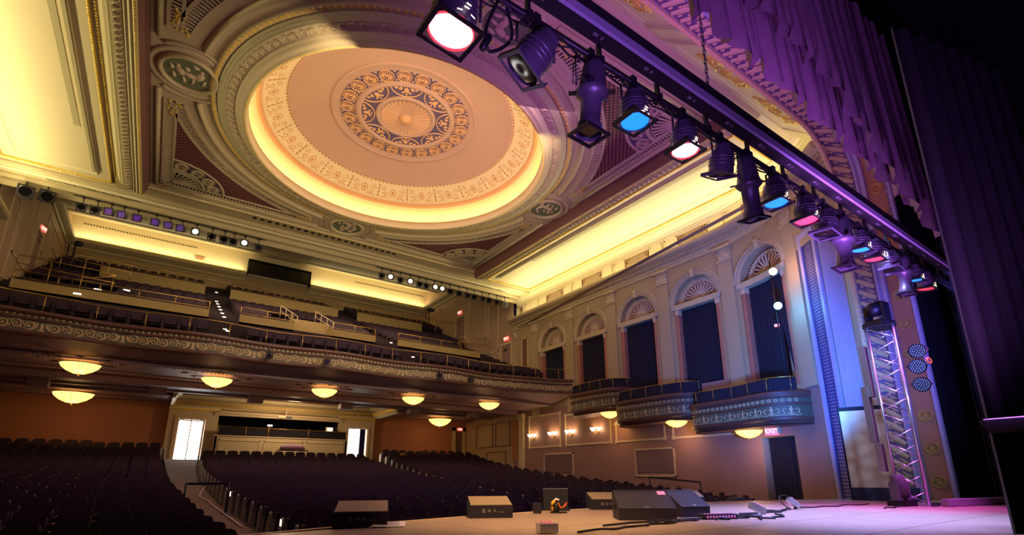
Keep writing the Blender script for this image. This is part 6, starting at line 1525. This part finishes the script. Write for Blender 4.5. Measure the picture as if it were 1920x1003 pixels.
edge_wedge((4.18, 6.55, 0), radians(-24), .62, 'low tan-topped monitor at the apron edge, second from the left')
edge_wedge((6.88, 6.85, 0), radians(-30), .62, 'low tan-topped monitor at the apron edge behind the big black wedge')
edge_wedge((8.9, 6.60, 0), radians(-38), .60, 'low monitor partly hidden behind the mesh-fronted wedge')
wedge((5.78, 5.02, 0), radians(-36), .78, .50, .37, 'big black floor monitor with a pink label on its grille', 'speaker', paper=True)
wedge((6.72, 5.02, 0), radians(-16), .50, .50, .36, 'blue-lit mesh-fronted floor monitor right of the big black one', 'bluegreymesh')
t = thing('paper_sheet', 'folded white paper sheet on the stage in front of the leftmost monitor', 'paper', (2.42, 6.0, .0), rz=radians(-15)); q = MB(); q.add([(-.20, -.09, .015), (.17, -.09, .012), (.20, .10, .05), (-.17, .10, .055), (-.24, -.02, .0)], [(0,1,2,3), (0,3,4)]); obj('sheet', q, 'paper', t); q = MB()
for i in range(4): q.box(-.12, .12, -.05+i*.035, -.045+i*.035, .026+i*.008, .028+i*.008)
obj('faint_lines', q, 'grey', t)
# folding music stand back / black case behind the toy
t = thing('black_case', 'upright black open case at the apron edge behind the yellow tool', 'case', (5.85, 7.02, 0), rz=radians(-28)); q = MB(); q.box(-.22, .22, .02, .05, .0, .36); q.box(-.22, .22, -.1, .02, 0, .03); obj('case', q, 'bluegreymesh', t); q = MB(); q.box(-.22, .22, .015, .055, .36, .37); obj('edge_strip', q, 'alu', t)
t = thing('yellow_tool', 'small yellow and black power tool standing on the apron edge', 'tool', (5.48, 6.58, 0), rz=radians(-30))
q = MB(); q.lathe([(.001,.0),(.05,.0),(.06,.06),(.05,.13),(.03,.16),(.001,.17)], 12); obj('motor_body', q, 'black', t)
q = MB(); q.tube([(-.055,-.02,.03),(-.075,-.02,.09),(-.06,-.02,.16),(-.02,-.02,.20)], [.02,.03,.03,.02], 6); obj('yellow_shell', q, 'yellow', t)
q = MB(); q.tube([(-.03,-.01,.19),(.0,-.01,.22),(.05,-.01,.20)], .018, 6); obj('white_cap', q, 'paper', t)
q = MB(); q.tube([(.03,-.02,.16),(.07,-.02,.08),(.13,-.02,.10),(.17,-.02,.15),(.17,-.02,.18)], [.012,.014,.015,.02,.02], 6); obj('handle', q, 'orange', t)
q = MB(); q.box(-.09, .17, -.05, .05, .0, .02); obj('foot', q, 'black', t)
t = thing('small_black_box', 'small black box left of the yellow tool', 'box', (5.2, 6.72, 0), rz=radians(-28)); q = MB(); q.box(-.07, .07, -.05, .05, .03, .16); q.box(-.06, .06, -.06, .04, 0, .03); obj('case', q, 'speaker', t)
t = thing('stage_box', 'purple-lit multicore stage box on the floor in front of the two big wedges', 'box', (6.62, 4.42, 0), rz=radians(-20)); q = MB(); q.box(-.26, .26, -.09, .09, .0, .07); obj('case', q, 'speaker', t)
for i in range(10): q = MB(); q.lathe([(.016,.07),(.018,.078),(.008,.08)], 8, T=Matrix.Translation((-.22+i*.048, -.03, 0))); q.lathe([(.016,0),(.018,.008),(.008,.01)], 8, T=Matrix.Translation((-.22+i*.048, -.09, .035)) @ Matrix.Rotation(pi/2, 4, 'X')); obj('connector', q, 'pink', t)
def pedal(loc, rz, rx, label):
    t = thing('direct_box', label, 'box', loc, rz=rz); Mx = Matrix.Rotation(rx, 4, 'Y')
    q = MB(); q.box(-.10, .10, -.08, .08, .0, .09, T=Matrix.Translation((0,0,.06)) @ Mx); obj('case', q, 'alu', t)
    q = MB()
    for i in range(3): q.lathe([(.014,.09),(.012,.12),(.001,.122)], 8, T=Matrix.Translation((0,0,.06)) @ Mx @ Matrix.Translation((-.05+i*.05,.03,0)))
    q.box(-.07, .07, -.06, -.03, .09, .094, T=Matrix.Translation((0,0,.06)) @ Mx); obj('knobs', q, 'pink', t); return t
pedal((7.45, 4.32, .02), radians(-35), .5, 'tilted silver box catching violet light right of the mesh wedge')
pedal((9.55, 4.85, .02), radians(-40), .7, 'small silver box on the violet-lit floor farther right')
pedal((3.55, 4.42, -.05), radians(-20), 0, 'silver box with knobs at the very bottom centre of the stage')
t = thing('microphone', 'black microphone lying on the floor in front of the silver box', 'microphone', (7.0, 4.12, .02), rz=radians(-40)); q = MB(); q.lathe([(.001,-.12),(.014,-.11),(.02,.05)], 10, T=Matrix.Translation((0,0,.02)) @ Matrix.Rotation(pi/2,4,'Y')); obj('body', q, 'black', t); q = MB(); q.lathe([(.02,.05),(.03,.07),(.03,.10),(.015,.125),(.001,.13)], 10, T=Matrix.Translation((0,0,.02)) @ Matrix.Rotation(pi/2,4,'Y')); obj('grille', q, 'grey', t)
rnd = random.Random(11)
def squiggle(a, b, n, amp, z=.014):
    return [(a[0]+(b[0]-a[0])*i/n+rnd.uniform(-amp, amp), a[1]+(b[1]-a[1])*i/n+rnd.uniform(-amp, amp), z+(.02*rnd.random() if i % 3 == 1 else 0)) for i in range(n+1)]
for pts, lb in ((squiggle((3.8, 4.2), (6.3, 4.45), 9, .06), 'thick black cable running left from the big wedge along the stage'), (squiggle((4.6, 4.62), (6.5, 4.5), 8, .08), 'black cable with silver plugs in front of the big wedge'),
    (squiggle((6.3, 4.3), (7.4, 4.5), 10, .12), 'tangle of black cable around the stage box'), (squiggle((6.5, 4.25), (9.4, 4.8), 12, .14), 'black cable from the stage box towards the far silver box'), (squiggle((7.2, 4.5), (9.6, 4.9), 12, .12), 'second black cable towards the far silver box'),
    (squiggle((7.0, 4.0), (7.9, 4.15), 8, .10), 'loose cable loop in front of the tilted silver box'), (squiggle((9.6, 4.9), (12.2, 4.6), 10, .07), 'black cable running right to the moving head on the floor'), (squiggle((5.2, 4.4), (5.9, 4.5), 8, .15), 'short looped cable by the big wedge corner'),
    (squiggle((12.5, 3.7), (13.9, 3.9), 14, .16), 'tangled cable heap at the truss base, left part'), (squiggle((12.9, 3.5), (14.3, 3.6), 14, .14), 'tangled cable heap at the truss base, right part'), (squiggle((13.2, 3.8), (14.8, 3.5), 8, .06), 'cable trailing right from the truss base'), (squiggle((11.0, 3.9), (12.4, 4.0), 8, .05), 'cable lying left of the truss base')):
    cable(pts, .013, 'cable', lb)
cable([(9.45, 4.85, .02), (9.3, 4.9, .12), (9.35, 4.95, .22), (9.5, 4.92, .24), (9.6, 4.88, .16)], .010, 'cable', 'thin cable arching up over the far silver box')
# barriers
def barrier(p0, p1, label, h=.95):
    t = thing('barrier_rail', label, 'barrier', (p0[0], p0[1], floorz(p0[1])), world=True)
    for x, y in (p0, p1):
        z = floorz(y); q = MB(); q.tube([(x, y, z+.02), (x, y, z+h)], .035, 6); q.lathe([(.16, 0), (.15, .03), (.03, .05)], 12, T=Matrix.Translation((x, y, z))); obj('post', q, 'black', t)
    q = MB(); (x0, y0), (x1, y1) = p0, p1; za, zb = floorz(y0)+h, floorz(y1)+h; dx, dy = x1-x0, y1-y0; l = hypot(dx, dy); ox, oy = -dy/l*.01, dx/l*.01
    q.add([(x0+ox, y0+oy, za-.07), (x1+ox, y1+oy, zb-.07), (x1+ox, y1+oy, zb), (x0+ox, y0+oy, za), (x0-ox, y0-oy, za-.07), (x1-ox, y1-oy, zb-.07), (x1-ox, y1-oy, zb), (x0-ox, y0-oy, za)], [(0,1,2,3),(4,7,6,5),(3,2,6,7),(0,4,5,1)]); obj('belt', q, 'black', t)
barrier((.92, 18.2), (2.05, 18.2), 'belt barrier closing the left aisle')
barrier((19.1, 16.1), (19.1, 13.4), 'belt barrier standing along the right wall below the large fabric panel', 1.25)
t = thing('covered_bundle', 'violet cloth-covered bundle on a board over the last centre-block seats', 'bundle', (6.55, 31.6, floorz(31.6)+.95)); q = MB(); q.lathe([(.001,.34),(.35,.31),(.62,.20),(.68,.06),(.6,.0)], 16, T=Matrix.Scale(.45, 4, (0,1,0)) @ Matrix.Scale(1.05, 4, (1,0,0))); obj('cloth', q, 'valance', t); q = MB(); q.box(-.8, .85, -.25, .25, -.06, -.01); obj('board', q, 'armwood', t)
q = MB(); q.lathe([(.001,.18),(.12,.16),(.22,.05),(.2,.0)], 9, T=Matrix.Translation((13.1, 30.9, floorz(30.9)+.92)) @ Matrix.Scale(.5, 4, (0,1,0))); tag(obj('draped_jacket', q, 'tan'), 'orange-tan garment draped over a seat near the right door', 'garment')
t = thing('sound_baffle', 'covered loudspeaker box on the apron corner near the doorway', 'box', (12.35, 7.6, -.42)); q = MB(); q.lathe([(.001,.48),(.22,.46),(.30,.38),(.32,.1),(.33,.0)], 4, T=Matrix.Rotation(.3,4,'Z')); obj('cover', q, 'bluegreymesh', t)
# music stand at right edge
t = thing('music_stand', 'music stand holding pale sheets at the far right edge', 'music stand', (5.95, 1.0, 0), rz=radians(80))
q = MB(); q.tube([(0, 0, .0), (0, 0, .98)], .014, 6); 
for k in range(3): a = 2*pi*k/3; q.tube([(0,0,.2), (.25*cos(a), .25*sin(a), .01)], .01, 5)
obj('stand', q, 'black', t); q = MB(); q.box(-.25, .25, 0, .01, 0, .16, T=Matrix.Translation((0, -.02, .96)) @ Matrix.Rotation(-.9, 4, 'X')); obj('desk', q, 'black', t); q = MB(); q.box(-.22, .22, 0, .004, .02, .17, T=Matrix.Translation((0, -.03, .965)) @ Matrix.Rotation(-.9, 4, 'X')); obj('sheets', q, 'paper', t)
